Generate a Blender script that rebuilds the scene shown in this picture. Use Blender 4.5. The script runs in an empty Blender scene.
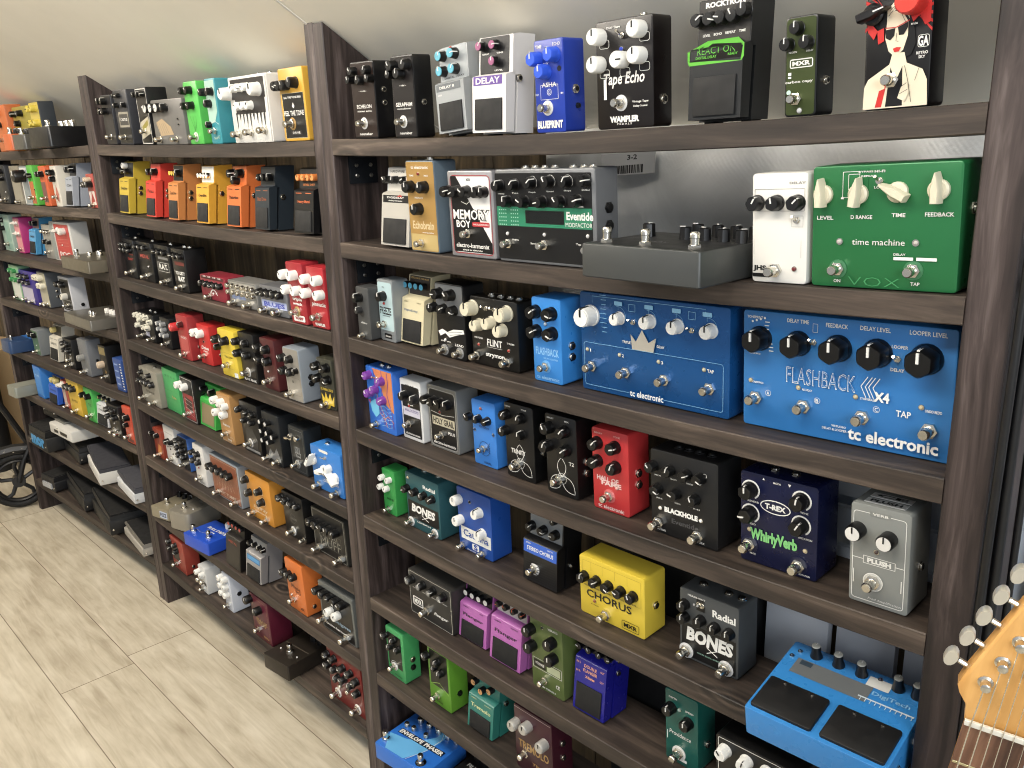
# Guitar pedal shelves in an attic room. All measures in metres.
Z0 = 1.306
SH = {'C': [[-0.007, -0.177, -0.343, -0.514, -0.684, -0.857, -1.024, -1.185], [-0.003, -0.167, -0.34, -0.505, -0.683, -0.852, -1.02, -1.185]], 'B': [[0.008, -0.163, -0.333, -0.502, -0.673, -0.839, -1.012, -1.175], [-0.008, -0.173, -0.341, -0.504, -0.686, -0.848, -1.022, -1.185]], 'A': [[0.004, -0.157, -0.327, -0.49, -0.672, -0.826, -1.007, -1.18], [0.008, -0.155, -0.325, -0.49, -0.675, -0.825, -1.007, -1.18]]}
CAMF = 843.322
CAMC = [1.3136, -0.83883, 1.34282]
CAMR = [[0.696428, -0.174832, 0.696004], [0.717019, 0.209437, -0.664846], [-0.029533, 0.962065, 0.271216]]
# x of left edge, y of face, z of foot, width, height, measured depth
PLACE = {
  'c11': (0.0618, 0.0084, 1.3623, 0.0671, 0.1179, 0.0264),
  'c12': (0.1752, 0.0084, 1.36, 0.0569, 0.1197, 0.0396),
  'c13': (0.2834, 0.0084, 1.3585, 0.0642, 0.1269, 0.0196),
  'c14': (0.3586, 0.0084, 1.3578, 0.0693, 0.1348, 0.0516),
  'c15': (0.4902, 0.0084, 1.3575, 0.0526, 0.1129, 0.0274),
  'c16': (0.5969, 0.0084, 1.3581, 0.0863, 0.1222, 0.0373),
  'c17': (0.7296, 0.0084, 1.3598, 0.0673, 0.1333, 0.0504),
  'c18': (0.85, 0.0084, 1.3622, 0.0348, 0.0945, 0.0382),
  'c19': (0.9331, 0.0084, 1.3644, 0.0611, 0.1157, 0.0373),
  'c21': (0.1111, 0.0084, 1.1834, 0.0773, 0.1313, 0.0104),
  'c22': (0.1991, 0.0084, 1.1823, 0.072, 0.1398, 0.029),
  'c23': (0.3019, 0.0084, 1.1816, 0.1003, 0.1251, 0.0067),
  'c24': (0.4092, 0.0084, 1.1816, 0.1872, 0.1266, 0.0414),
  'c26': (0.8219, 0.0084, 1.188, 0.0645, 0.1151, 0.0114),
  'c27': (0.8921, 0.0084, 1.1901, 0.1451, 0.1199, 0.0406),
  'c31': (0.0193, 0.0123, 1.0106, 0.0394, 0.0948, 0.0111),
  'c32': (0.0607, 0.0315, 1.0096, 0.0455, 0.1103, 0.027),
  'c33': (0.1082, 0.0389, 1.0085, 0.0622, 0.1226, 0.0304),
  'c34': (0.2269, 0.0307, 1.0061, 0.0717, 0.1232, 0.0131),
  'c35': (0.3081, 0.0364, 1.0051, 0.1077, 0.109, 0.0286),
  'c36': (0.4552, 0.0285, 1.0043, 0.0575, 0.1244, 0.0343),
  'c37': (0.5411, 0.04, 1.0044, 0.2399, 0.1387, 0.0303),
  'c38': (0.7999, 0.0411, 1.0075, 0.2387, 0.1388, 0.0171),
  'c41': (0.0105, 0.0271, 0.8316, 0.084, 0.1222, 0.0215),
  'c42': (0.1018, 0.0375, 0.8296, 0.0609, 0.1136, 0.0151),
  'c43': (0.174, 0.0434, 0.8285, 0.0799, 0.1152, 0.0314),
  'c44': (0.2957, 0.041, 0.8275, 0.0571, 0.1129, 0.0195),
  'c45': (0.3775, 0.0394, 0.8273, 0.0644, 0.1235, 0.0194),
  'c46': (0.4724, 0.0347, 0.8275, 0.0633, 0.1257, 0.0304),
  'c47': (0.5653, 0.0352, 0.8283, 0.0664, 0.1231, 0.0281),
  'c48': (0.6773, 0.0255, 0.83, 0.1047, 0.1178, 0.043),
  'c49': (0.8118, 0.0299, 0.8331, 0.1006, 0.1177, 0.0411),
  'c4a': (0.9559, 0.0193, 0.8375, 0.0652, 0.117, 0.0618),
  'c51': (0.0172, 0.0403, 0.6526, 0.0411, 0.0936, 0.0257),
  'c52': (0.0985, 0.0376, 0.6503, 0.0977, 0.1108, 0.0373),
  'c53': (0.2366, 0.0473, 0.6475, 0.0887, 0.1188, 0.0451),
  'c54': (0.4033, 0.0417, 0.6455, 0.0756, 0.1268, 0.0532),
  'c55': (0.5383, 0.035, 0.6452, 0.1233, 0.0967, 0.043),
  'c56': (0.7185, 0.0405, 0.6466, 0.0924, 0.106, 0.0406),
  'c61': (0.0991, 0.0288, 0.4691, 0.1291, 0.0937, 0.0348),
  'c62': (0.233, 0.0355, 0.4668, 0.0735, 0.1053, 0.0197),
  'c63': (0.3253, 0.0278, 0.4659, 0.0761, 0.1251, 0.0294),
  'c64': (0.434, 0.029, 0.4655, 0.0721, 0.1353, 0.0307),
  'c65': (0.525, 0.0262, 0.4657, 0.0637, 0.1392, 0.0537),
  'c66': (0.7009, 0.0377, 0.4675, 0.0556, 0.118, 0.0464),
  'c67': (0.7965, 0.0218, 0.4693, 0.1244, 0.0995, 0.083),
  'c71': (0.0193, 0.0192, 0.2956, 0.0583, 0.1141, 0.0349),
  'c72': (0.149, 0.0254, 0.2926, 0.0642, 0.1284, 0.0403),
  'c73': (0.2592, 0.0234, 0.2909, 0.068, 0.106, 0.0603),
  'c74': (0.3995, 0.018, 0.2898, 0.0895, 0.1276, 0.0456),
  'b11': (-1.0879, 0.0084, 1.3778, 0.0702, 0.1198, 0.0104),
  'b12': (-0.9971, 0.0084, 1.3753, 0.0891, 0.1289, 0.0154),
  'b13': (-0.8514, 0.0084, 1.3718, 0.0635, 0.1286, 0.0317),
  'b14': (-0.7702, 0.0084, 1.37, 0.171, 0.0978, 0.005),
  'b15': (-0.5817, 0.0084, 1.3668, 0.0665, 0.128, 0.0179),
  'b16': (-0.4776, 0.0084, 1.3654, 0.0489, 0.1282, 0.027),
  'b17': (-0.3706, 0.0084, 1.3643, 0.1557, 0.1236, 0.0237),
  'b18': (-0.1708, 0.0084, 1.3631, 0.0865, 0.1253, 0.0167),
  'b21': (-1.0778, 0.0084, 1.1984, 0.0651, 0.1356, 0.0618),
  'b22': (-0.8994, 0.0084, 1.1948, 0.0602, 0.133, 0.0561),
  'b23': (-0.7629, 0.0084, 1.1926, 0.0563, 0.1319, 0.0584),
  'b24': (-0.608, 0.0084, 1.1907, 0.0638, 0.1307, 0.0602),
  'b25': (-0.4565, 0.0084, 1.1896, 0.0644, 0.1301, 0.0584),
  'b26': (-0.3307, 0.0084, 1.1891, 0.0586, 0.129, 0.0617),
  'b27': (-0.1741, 0.0084, 1.1892, 0.0695, 0.1246, 0.0373),
  'b31': (-1.1386, 0.0255, 1.0214, 0.0767, 0.1058, 0.0202),
  'b32': (-1.0551, 0.0319, 1.0196, 0.0948, 0.1046, 0.0164),
  'b33': (-0.9328, 0.0313, 1.0173, 0.0882, 0.1051, 0.0213),
  'b34': (-0.8041, 0.0218, 1.0154, 0.0761, 0.1065, 0.0258),
  'b35': (-0.6519, 0.0201, 1.0136, 0.1299, 0.0567, 0.0198),
  'b36': (-0.5073, 0.0202, 1.0126, 0.1312, 0.0574, 0.0168),
  'b37': (-0.3565, 0.018, 1.0122, 0.1158, 0.0609, 0.0186),
  'b38': (-0.207, 0.0045, 1.0124, 0.0614, 0.121, 0.0122),
  'b39': (-0.1317, 0.0055, 1.0128, 0.0609, 0.1171, 0.0118),
  'b41': (-1.1435, 0.0354, 0.8442, 0.118, 0.0792, 0.0256),
  'b42': (-0.9773, 0.0353, 0.8416, 0.059, 0.0836, 0.0266),
  'b43': (-0.8156, 0.0154, 0.84, 0.0657, 0.1143, 0.0284),
  'b44': (-0.7261, 0.0282, 0.8394, 0.0673, 0.0997, 0.0254),
  'b45': (-0.572, 0.0114, 0.8389, 0.0825, 0.1114, 0.015),
  'b46': (-0.4847, 0.019, 0.8389, 0.0715, 0.1139, 0.0174),
  'b47': (-0.3797, 0.0183, 0.8392, 0.062, 0.1144, 0.022),
  'b48': (-0.2586, 0.0064, 0.84, 0.0628, 0.1126, 0.0336),
  'b49': (-0.15, 0.0199, 0.841, 0.0557, 0.1033, 0.0307),
  'b51': (-1.1318, 0.0151, 0.6642, 0.1277, 0.1022, 0.009),
  'b52': (-1.0021, 0.0309, 0.6613, 0.0966, 0.12, 0.0127),
  'b53': (-0.875, 0.027, 0.658, 0.0771, 0.1221, 0.0112),
  'b54': (-0.7959, 0.0314, 0.6566, 0.0877, 0.1129, 0.0179),
  'b55': (-0.6425, 0.0199, 0.6541, 0.0695, 0.1257, 0.0205),
  'b56': (-0.5359, 0.0257, 0.6528, 0.0869, 0.1259, 0.0235),
  'b57': (-0.4249, 0.0245, 0.6518, 0.0753, 0.1226, 0.0205),
  'b58': (-0.3245, 0.034, 0.6512, 0.0654, 0.109, 0.016),
  'b59': (-0.2088, 0.0191, 0.6509, 0.1158, 0.096, 0.0097),
  'b61': (-1.1242, 0.0248, 0.4897, 0.0608, 0.0907, 0.0096),
  'b62': (-1.0614, 0.0323, 0.4884, 0.0733, 0.1127, 0.0108),
  'b63': (-0.986, 0.0398, 0.487, 0.0651, 0.0981, 0.0098),
  'b64': (-0.8441, 0.0232, 0.4843, 0.0642, 0.114, 0.0156),
  'b65': (-0.7376, 0.0214, 0.4828, 0.1575, 0.1132, 0.0198),
  'b66': (-0.5409, 0.0219, 0.4809, 0.1181, 0.1166, 0.0273),
  'b67': (-0.3775, 0.0286, 0.4802, 0.0894, 0.1107, 0.0157),
  'b68': (-0.2564, 0.0327, 0.4801, 0.1328, 0.1053, 0.0102),
  'b74': (-0.6864, 0.0037, 0.3001, 0.0784, 0.127, 0.0366),
  'b75': (-0.5838, 0.008, 0.2991, 0.104, 0.109, 0.0488),
  'b76': (-0.3706, 0.0138, 0.2978, 0.0785, 0.1296, 0.0377),
  'b77': (-0.2358, 0.0204, 0.2976, 0.137, 0.1173, 0.0117),
  'b81': (-1.1064, 0.0207, 0.1365, 0.0915, 0.1056, 0.0353),
  'b82': (-0.9114, 0.0169, 0.1324, 0.0478, 0.0821, 0.0333),
  'b83': (-0.7632, 0.0223, 0.13, 0.0439, 0.1142, 0.0315),
  'b84': (-0.5861, 0.0149, 0.1279, 0.0921, 0.1235, 0.0488),
  'b86': (-0.2168, 0.0149, 0.1265, 0.1354, 0.1325, 0.016),
  'a11': (-1.9669, -0.0257, 1.3741, 0.1233, 0.1416, 0.0087),
  'a12': (-1.8417, 0.0, 1.3741, 0.1782, 0.1313, 0.0084),
  'a13': (-1.6616, 0.0, 1.3748, 0.0798, 0.136, 0.0467),
  'a21': (-2.0568, -0.0298, 1.2049, 0.1214, 0.1251, 0.0092),
  'a22': (-1.9135, -0.0233, 1.2044, 0.091, 0.1215, 0.006),
  'a23': (-1.8166, -0.019, 1.2043, 0.0643, 0.1191, 0.0088),
  'a24': (-1.7503, -0.0161, 1.2043, 0.0517, 0.1224, 0.0176),
  'a25': (-1.6439, -0.0112, 1.2046, 0.0557, 0.1197, 0.0126),
  'a26': (-1.5452, -0.0068, 1.2051, 0.0472, 0.1186, 0.0338),
  'a27': (-1.4687, -0.0034, 1.2057, 0.0541, 0.1262, 0.0478),
  'a28': (-1.279, 0.0052, 1.2076, 0.0485, 0.0927, 0.008),
  'a31': (-2.2491, 0.0004, 1.0279, 0.1279, 0.1296, 0.0067),
  'a32': (-2.1081, 0.0067, 1.0267, 0.0608, 0.1232, 0.0341),
  'a33': (-2.0002, 0.0116, 1.0261, 0.0634, 0.1274, 0.0335),
  'a34': (-1.8309, 0.0192, 1.0258, 0.0844, 0.1105, 0.0061),
  'a35': (-1.7433, 0.0231, 1.0258, 0.209, 0.1236, 0.0447),
  'a41': (-2.173, -0.0186, 0.8559, 0.0997, 0.1262, 0.0067),
  'a42': (-2.0705, -0.0128, 0.855, 0.1525, 0.1154, 0.0065),
  'a43': (-1.916, 0.0026, 0.8541, 0.0771, 0.1208, 0.0371),
  'a44': (-1.7537, 0.0213, 0.8537, 0.0954, 0.1165, 0.0391),
  'a52': (-2.0649, -0.0135, 0.6632, 0.0649, 0.0933, 0.0368),
  'a53': (-1.921, -0.005, 0.6619, 0.0812, 0.1265, 0.0334),
  'a54': (-1.7611, 0.0039, 0.6611, 0.0751, 0.1016, 0.0159),
  'a55': (-1.6158, 0.0065, 0.6608, 0.0756, 0.1197, 0.0299),
  'a56': (-1.4505, 0.0159, 0.661, 0.0522, 0.1205, 0.0182),
  'a57': (-1.3144, 0.0085, 0.6617, 0.0608, 0.1008, 0.0117),
  'a62': (-2.0817, -0.0255, 0.5024, 0.0714, 0.1189, 0.0204),
  'a63': (-1.9637, -0.0222, 0.5018, 0.0854, 0.0864, 0.0246),
  'a64': (-1.8496, -0.0031, 0.5014, 0.0532, 0.0773, 0.0099),
  'a65': (-1.7645, -0.0066, 0.5014, 0.1013, 0.1209, 0.0161),
  'a66': (-1.6194, 0.0005, 0.5016, 0.0505, 0.1151, 0.0095),
  'a67': (-1.5499, 0.0036, 0.5019, 0.0911, 0.1066, 0.0155),
  'a68': (-1.4001, -0.0028, 0.503, 0.0857, 0.1028, 0.0129),
  'a69': (-1.2756, 0.0019, 0.5042, 0.0559, 0.1157, 0.0119),
}
import bpy, math, random
from mathutils import Matrix, Vector
random.seed(7)
sc = bpy.context.scene
COL = sc.collection
PI = math.pi
cos, sin = math.cos, math.sin

# ---------------------------------------------------------------- materials
def lin(h):
    v = [int(h[i:i+2], 16)/255 for i in (0, 2, 4)]
    v = [c/12.92 if c <= .04045 else ((c+.055)/1.055)**2.4 for c in v]; g = .3*v[0]+.6*v[1]+.1*v[2]
    k = .5+.5*min(1, g/.10)
    return [(g+(c-g)*.92)*k for c in v] + [1]
NAMED = dict(bk='0d0d0f', wh='e9e7e1', cr='e6dcb8', dk='26272b', gy='7d7f82', ch='d6d2c8*.22*1', st='9a9a98*.35*1',
             gd='b08a4a*.3*1', rub='1b1b1c*.7', hole='050505*.6', fab='2a2a2c*.85')
MATS = {}
def M(key):
    """plastic, paint or metal: 'rrggbb*roughness*metallic' or a name"""
    key = NAMED.get(key, key)
    if key in MATS: return MATS[key]
    p = key.split('*')
    rough = float(p[1]) if len(p) > 1 else .34
    met = float(p[2]) if len(p) > 2 else 0
    m = bpy.data.materials.new('finish_' + p[0]); m.use_nodes = True
    nt = m.node_tree; b = nt.nodes['Principled BSDF']
    b.inputs['Base Color'].default_value = [c*(.82 if met == 0 else 1) for c in lin(p[0])[:3]]+[1]
    b.inputs['Metallic'].default_value = met
    n = nt.nodes.new('ShaderNodeTexNoise'); n.inputs['Scale'].default_value = 60; n.inputs['Detail'].default_value = 1
    tc = nt.nodes.new('ShaderNodeTexCoord'); nt.links.new(tc.outputs['Object'], n.inputs['Vector'])
    mr = nt.nodes.new('ShaderNodeMapRange'); mr.inputs['To Min'].default_value = rough*.8; mr.inputs['To Max'].default_value = rough*1.25
    nt.links.new(n.outputs['Fac'], mr.inputs['Value']); nt.links.new(mr.outputs['Result'], b.inputs['Roughness'])
    MATS[key] = m
    return m

def nodes(m):
    nt = m.node_tree
    def N(t, **kw):
        n = nt.nodes.new(t)
        for k, v in kw.items():
            if k.startswith('_'): setattr(n, k[1:], v)
            else: n.inputs[k.replace('__', ' ')].default_value = v
        return n
    return nt, N, nt.links.new, nt.nodes['Principled BSDF']
def ramp(N, L, src, stops):
    r = N('ShaderNodeValToRGB'); e = r.color_ramp.elements
    while len(e) < len(stops): e.new(.5)
    for el, (p, c) in zip(e, stops): el.position = p; el.color = lin(c)
    L(src, r.inputs['Fac']); return r
def wood(name, axis, stops, rough=.6, bump=.25, fine=1.0, spec=.5):
    m = bpy.data.materials.new(name); m.use_nodes = True
    nt, N, L, b = nodes(m)
    tc = N('ShaderNodeTexCoord'); mp = N('ShaderNodeMapping')
    s = [42*fine, 42*fine, 42*fine]; s[axis] = 2.2
    mp.inputs['Scale'].default_value = s; L(tc.outputs['Object'], mp.inputs['Vector'])
    low = N('ShaderNodeTexNoise', Scale=1.0, Detail=3.0); mp2 = N('ShaderNodeMapping')
    s2 = [14., 14., 14.]; s2[axis] = 3.0; mp2.inputs['Scale'].default_value = s2
    L(tc.outputs['Object'], mp2.inputs['Vector']); L(mp2.outputs['Vector'], low.inputs['Vector'])
    vm = N('ShaderNodeVectorMath', _operation='MULTIPLY_ADD'); vm.inputs[1].default_value = (1.3, 1.3, 1.3)
    L(low.outputs['Color'], vm.inputs[0]); L(mp.outputs['Vector'], vm.inputs[2])
    n = N('ShaderNodeTexNoise', Scale=1.0, Detail=5.0, Roughness=.65); L(vm.outputs['Vector'], n.inputs['Vector'])
    # sparse knots
    vo = N('ShaderNodeTexVoronoi', Scale=1.0); mp3 = N('ShaderNodeMapping'); s3 = [6., 6., 6.]; s3[axis] = 2.6
    mp3.inputs['Scale'].default_value = s3; L(tc.outputs['Object'], mp3.inputs['Vector']); L(mp3.outputs['Vector'], vo.inputs['Vector'])
    kn = N('ShaderNodeMapRange'); kn.inputs['From Min'].default_value = .04; kn.inputs['From Max'].default_value = .2
    kn.inputs['To Min'].default_value = .22; kn.inputs['To Max'].default_value = 0; L(vo.outputs['Distance'], kn.inputs['Value'])
    ring = N('ShaderNodeMath', _operation='SINE'); rm = N('ShaderNodeMath', _operation='MULTIPLY'); rm.inputs[1].default_value = 90
    L(vo.outputs['Distance'], rm.inputs[0]); L(rm.outputs[0], ring.inputs[0])
    rk = N('ShaderNodeMath', _operation='MULTIPLY'); L(ring.outputs[0], rk.inputs[0]); L(kn.outputs['Result'], rk.inputs[1])
    a1 = N('ShaderNodeMath', _operation='ADD'); L(n.outputs['Fac'], a1.inputs[0]); L(rk.outputs[0], a1.inputs[1])
    r = ramp(N, L, a1.outputs[0], stops); L(r.outputs['Color'], b.inputs['Base Color'])
    b.inputs['Roughness'].default_value = rough; b.inputs['Specular IOR Level'].default_value = spec
    bp = N('ShaderNodeBump', Strength=bump, Distance=.002); L(n.outputs['Fac'], bp.inputs['Height']); L(bp.outputs['Normal'], b.inputs['Normal'])
    return m

# ---------------------------------------------------------------- mesh builder
class MB:
    def __init__(s): s.v = []; s.f = []; s.m = []; s.slots = []
    def slot(s, mat):
        if mat not in s.slots: s.slots.append(mat)
        return s.slots.index(mat)
    def add(s, vs, fs, mat):
        o = len(s.v); s.v += [tuple(v) for v in vs]; k = s.slot(mat)
        for f in fs: s.f.append(tuple(i+o for i in f)); s.m.append(k)
    def loft(s, rings, mat, cap0=True, cap1=True):
        n = len(rings[0]); vs = [p for r in rings for p in r]; fs = []
        for i in range(len(rings)-1):
            for j in range(n):
                a = i*n+j; b = i*n+(j+1) % n
                fs.append((a, b, b+n, a+n))
        if cap0: fs.append(tuple(range(n-1, -1, -1)))
        if cap1: fs.append(tuple(range((len(rings)-1)*n, len(rings)*n)))
        s.add(vs, fs, mat)
    def box(s, x0, x1, y0, y1, z0, z1, mat, b=0):
        s.slab(x0, x1, z0, z1, y0, y1, mat, max(b, 1e-5), b)
    def slab(s, x0, x1, z0, z1, y0, y1, mat, r=.004, ch=.0015, y1b=None):
        """rounded block: outline in xz, face at y0 (front), back at y1; y1b = depth at the foot"""
        def ring(y, ins):
            rr = max(r-ins, 1e-5); out = []
            for cx, cz, a in ((x1-ins-rr, z0+ins+rr, -PI/2), (x1-ins-rr, z1-ins-rr, 0), (x0+ins+rr, z1-ins-rr, PI/2), (x0+ins+rr, z0+ins+rr, PI)):
                nn = 4 if r > .001 else 1
                for k in range(nn):
                    t = a + (PI/2)*k/max(nn-1, 1) if nn > 1 else a+PI/4
                    q = rr if nn > 1 else rr*1.414
                    X, Z = cx+q*cos(t), cz+q*sin(t); Y = y
                    if y1b is not None and y > y0+ch*1.5:
                        k2 = (Z-z0)/(z1-z0); Y = y0 + (y-y0)*((y1b-y0)/(y1-y0)*(1-k2)+k2)
                    out.append((X, Y, Z))
            return out
        R = [ring(y0, ch), ring(y0+ch*.3, ch*.3), ring(y0+ch, 0), ring(y1-ch, 0), ring(y1, ch)] if ch > 0 else [ring(y0, 0), ring(y1, 0)]
        s.loft(R, mat)
    def prism(s, prof, x0, x1, mat):
        """yz profile extruded along x"""
        s.loft([[(x0, y, z) for y, z in prof], [(x1, y, z) for y, z in prof]], mat)
    def poly(s, pts, mat): s.add(pts, [tuple(range(len(pts)))], mat)
    def tube(s, path, r, mat, n=8, r1=None):
        rings = []; P = [Vector(p) for p in path]
        for i, p in enumerate(P):
            d = (P[min(i+1, len(P)-1)]-P[max(i-1, 0)]).normalized()
            a = d.orthogonal().normalized() if i == 0 else (pa - d*pa.dot(d)).normalized()
            pa = a; c = d.cross(a); q = r if r1 is None else r+(r1-r)*i/(len(P)-1)
            rings.append([tuple(p+a*q*cos(t)+c*q*sin(t)) for t in [2*PI*k/n for k in range(n)]])
        s.loft(rings, mat)
    def lathe(s, prof, mat, n=16, o=(0, 0, 0), ax='y', mod=None, cap=True):
        """profile (radius, height) turned about an axis pointing to -y, +x or +z"""
        rings = []
        for r, h in prof:
            ring = []
            for k in range(n):
                t = 2*PI*k/n; q = r*(mod(t, h) if mod else 1); a, c = q*cos(t), q*sin(t)
                if ax == 'y': p = (o[0]+a, o[1]-h, o[2]+c)
                elif ax == 'x': p = (o[0]+h, o[1]+a, o[2]+c)
                else: p = (o[0]+a, o[1]+c, o[2]+h)
                ring.append(p)
            rings.append(ring)
        s.loft(rings, mat, cap, cap)
    def mesh(s, name):
        me = bpy.data.meshes.new(name); me.from_pydata(s.v, [], s.f)
        for k in s.slots: me.materials.append(k if not isinstance(k, str) else M(k))
        me.polygons.foreach_set('material_index', s.m)
        me.update()
        import bmesh
        bm = bmesh.new(); bm.from_mesh(me)
        solid = [f for f in bm.faces if not all(e.is_boundary for e in f.edges)]
        bmesh.ops.recalc_face_normals(bm, faces=solid); bm.to_mesh(me); bm.free()
        me.polygons.foreach_set('use_smooth', [True]*len(me.polygons))
        me.set_sharp_from_angle(angle=math.radians(38))
        return me
    def build(s, name, parent=None, loc=None, rot=None):
        return link(s.mesh(name), name, parent, loc, rot)
def link(me, name, parent=None, loc=None, rot=None):
    o = bpy.data.objects.new(name, me); COL.objects.link(o)
    if parent: o.parent = parent
    if loc: o.location = loc
    if rot: o.rotation_euler = rot
    return o
def tag(o, label=None, cat=None, group=None, kind=None):
    if label: o['label'] = label
    if cat: o['category'] = cat
    if group: o['group'] = group
    if kind: o['kind'] = kind
    return o
def empty(name, loc, rot=(0, 0, 0)):
    o = bpy.data.objects.new(name, None); COL.objects.link(o); o.empty_display_size = .02
    o.location = loc; o.rotation_euler = rot; return o

# ---------------------------------------------------------------- lettering
GL = {}
def glyphs(text, bold, shear=0):
    k = (text, bold, shear)
    if k not in GL:
        c = bpy.data.curves.new('t', 'FONT'); c.body = text; c.size = 1; c.offset = bold; c.resolution_u = 2; c.shear = shear
        c.align_x = 'LEFT'
        o = bpy.data.objects.new('t', c); me = bpy.data.meshes.new_from_object(o)
        vs = [(v.co.x, v.co.y) for v in me.vertices]; fs = [tuple(p.vertices) for p in me.polygons]
        bpy.data.objects.remove(o); bpy.data.meshes.remove(me); bpy.data.curves.remove(c)
        x0 = min(v[0] for v in vs); x1 = max(v[0] for v in vs); y0 = min(v[1] for v in vs); y1 = max(v[1] for v in vs)
        GL[k] = ([((x-x0)/(x1-x0)-.5, (y-y0)/(y1-y0)-.5) for x, y in vs], fs)
    return GL[k]

# ---------------------------------------------------------------- knobs, switches, jacks
HW = {}
def knob_mesh(st, r, col, cap, line):
    k = (st, round(r, 5), col, cap, line)
    if k in HW: return HW[k]
    b = MB(); cap = cap or col; r *= 1.1
    if st == 'f':
        h = r*1.65
        b.lathe([(r*1.05, 0), (r*1.05, h*.12), (r, h*.15), (r*.93, h*.9)], col, 24, mod=lambda t, hh: 1 if hh < h*.14 else 1-.05*(.5+.5*cos(t*12)))
        b.lathe([(r*.86, h*.88), (r*.84, h), (r*.3, h*1.01)], cap, 16)
        b.box(-r*.09, r*.09, -h*1.05, -h*.98, r*.1, r*.84, line); b.box(-r*.09, r*.09, -h*.98, -h*.25, r*.8, r*1.0, line)
    elif st == 'd':
        h = r*1.55
        b.lathe([(r, 0), (r, h*.12), (r*.9, h*.25)], col, 20)
        b.lathe([(r*.95, h*.2), (r*.9, h*.92), (r*.8, h)], col, 24, mod=lambda t, hh: 1-.09*(.5+.5*cos(t*6)))
        if cap != col: b.lathe([(r*.6, h*.99), (r*.58, h*1.05)], cap, 16)
        b.box(-r*.08, r*.08, -h*1.07, -h*.96, r*.05, r*.72, line); b.box(-r*.08, r*.08, -h*.98, -h*.2, r*.7, r*.9, line)
    elif st == 'c':
        h = r*1.1
        b.lathe([(r, 0), (r, h*.35), (r*.8, h*.5)], col, 20)
        pr = [(-r*.42, -r*1.25), (r*.42, -r*1.25), (r*.5, r*.1), (r*.3, r*1.0), (r*.08, r*1.7), (-r*.08, r*1.7), (-r*.3, r*1.0), (-r*.5, r*.1)]
        b.loft([[(x, -h*.2, z) for x, z in pr], [(x*.9, -h*1.25, z*.97) for x, z in pr], [(x*.6, -h*1.4, z*.94) for x, z in pr]], col)
        if line != col: b.box(-r*.06, r*.06, -h*1.46, -h*1.38, r*.5, r*1.5, line)
    elif st == 's':
        h = r*1.75
        b.lathe([(r, 0), (r, h*.85), (r*.9, h*.96)], col, 18); b.lathe([(r*.86, h*.94), (r*.84, h), (r*.3, h*1.01)], cap, 18)
        b.box(-r*.08, r*.08, -h*1.05, -h*.98, r*.1, r*.84, line)
    elif st == 'b':    # bell shaped synth knob
        h = r*2.3
        b.lathe([(r, 0), (r*.95, h*.12), (r*.75, h*.4), (r*.7, h*.93)], col, 18); b.lathe([(r*.7, h*.92), (r*.62, h), (r*.2, h)], cap, 18)
        b.box(-r*.07, r*.07, -h*1.02, -h*.98, r*.1, r*.6, line)
    else:              # 'm' small straight knob
        h = r*2.0
        b.lathe([(r, 0), (r*.94, h*.94), (r*.8, h)], col, 14, mod=lambda t, hh: 1-.06*(.5+.5*cos(t*7)))
        if cap != col: b.lathe([(r*.7, h), (r*.68, h*1.04)], cap, 14)
        b.box(-r*.12, r*.12, -h*1.05, -h*.96, 0, r*.85, line)
    HW[k] = b.mesh('knob'); return HW[k]
def switch_mesh(ring, s=1.0):
    k = ('fs', ring, s)
    if k in HW: return HW[k]
    b = MB()
    if ring: b.lathe([(.0095*s, 0), (.0095*s, .0008)], ring, 20)
    b.lathe([(.0072*s, 0), (.0072*s, .0035*s), (.006*s, .004*s)], 'ch', 6)
    b.lathe([(.0048*s, .003*s), (.0048*s, .010*s)], 'ch', 14)
    b.lathe([(.0042*s, .010*s), (.0052*s, .0105*s), (.0052*s, .015*s), (.004*s, .0165*s)], 'ch', 14)
    HW[k] = b.mesh('footswitch'); return HW[k]
def toggle_mesh():
    if 'tg' not in HW:
        b = MB(); b.lathe([(.0038, 0), (.0038, .0015)], 'ch', 6); b.lathe([(.0028, .001), (.0028, .004)], 'ch', 12)
        b.tube([(0, -.003, 0), (0, -.012, .005)], .0011, 'ch', 8, .0017); HW['tg'] = b.mesh('toggle')
    return HW['tg']
def led_mesh(col):
    k = ('led', col)
    if k not in HW:
        b = MB(); b.lathe([(.003, 0), (.003, .0012)], 'ch', 12); b.lathe([(.0022, .001), (.002, .0025), (.001, .0034)], col, 12); HW[k] = b.mesh('indicator_light')
    return HW[k]
def jack_mesh(ax, r=.0065, col='ch'):
    k = ('jk', ax, r, col)
    if k not in HW:
        b = MB()
        b.lathe([(r, 0), (r, .0018), (r*.8, .0022)], col, 6, ax=ax)
        b.lathe([(r*.72, .001), (r*.72, .004), (r*.55, .0042)], col, 16, ax=ax)
        b.lathe([(r*.5, .0038), (r*.5, .0045)], 'hole', 12, ax=ax); HW[k] = b.mesh('jack')
    return HW[k]

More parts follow.
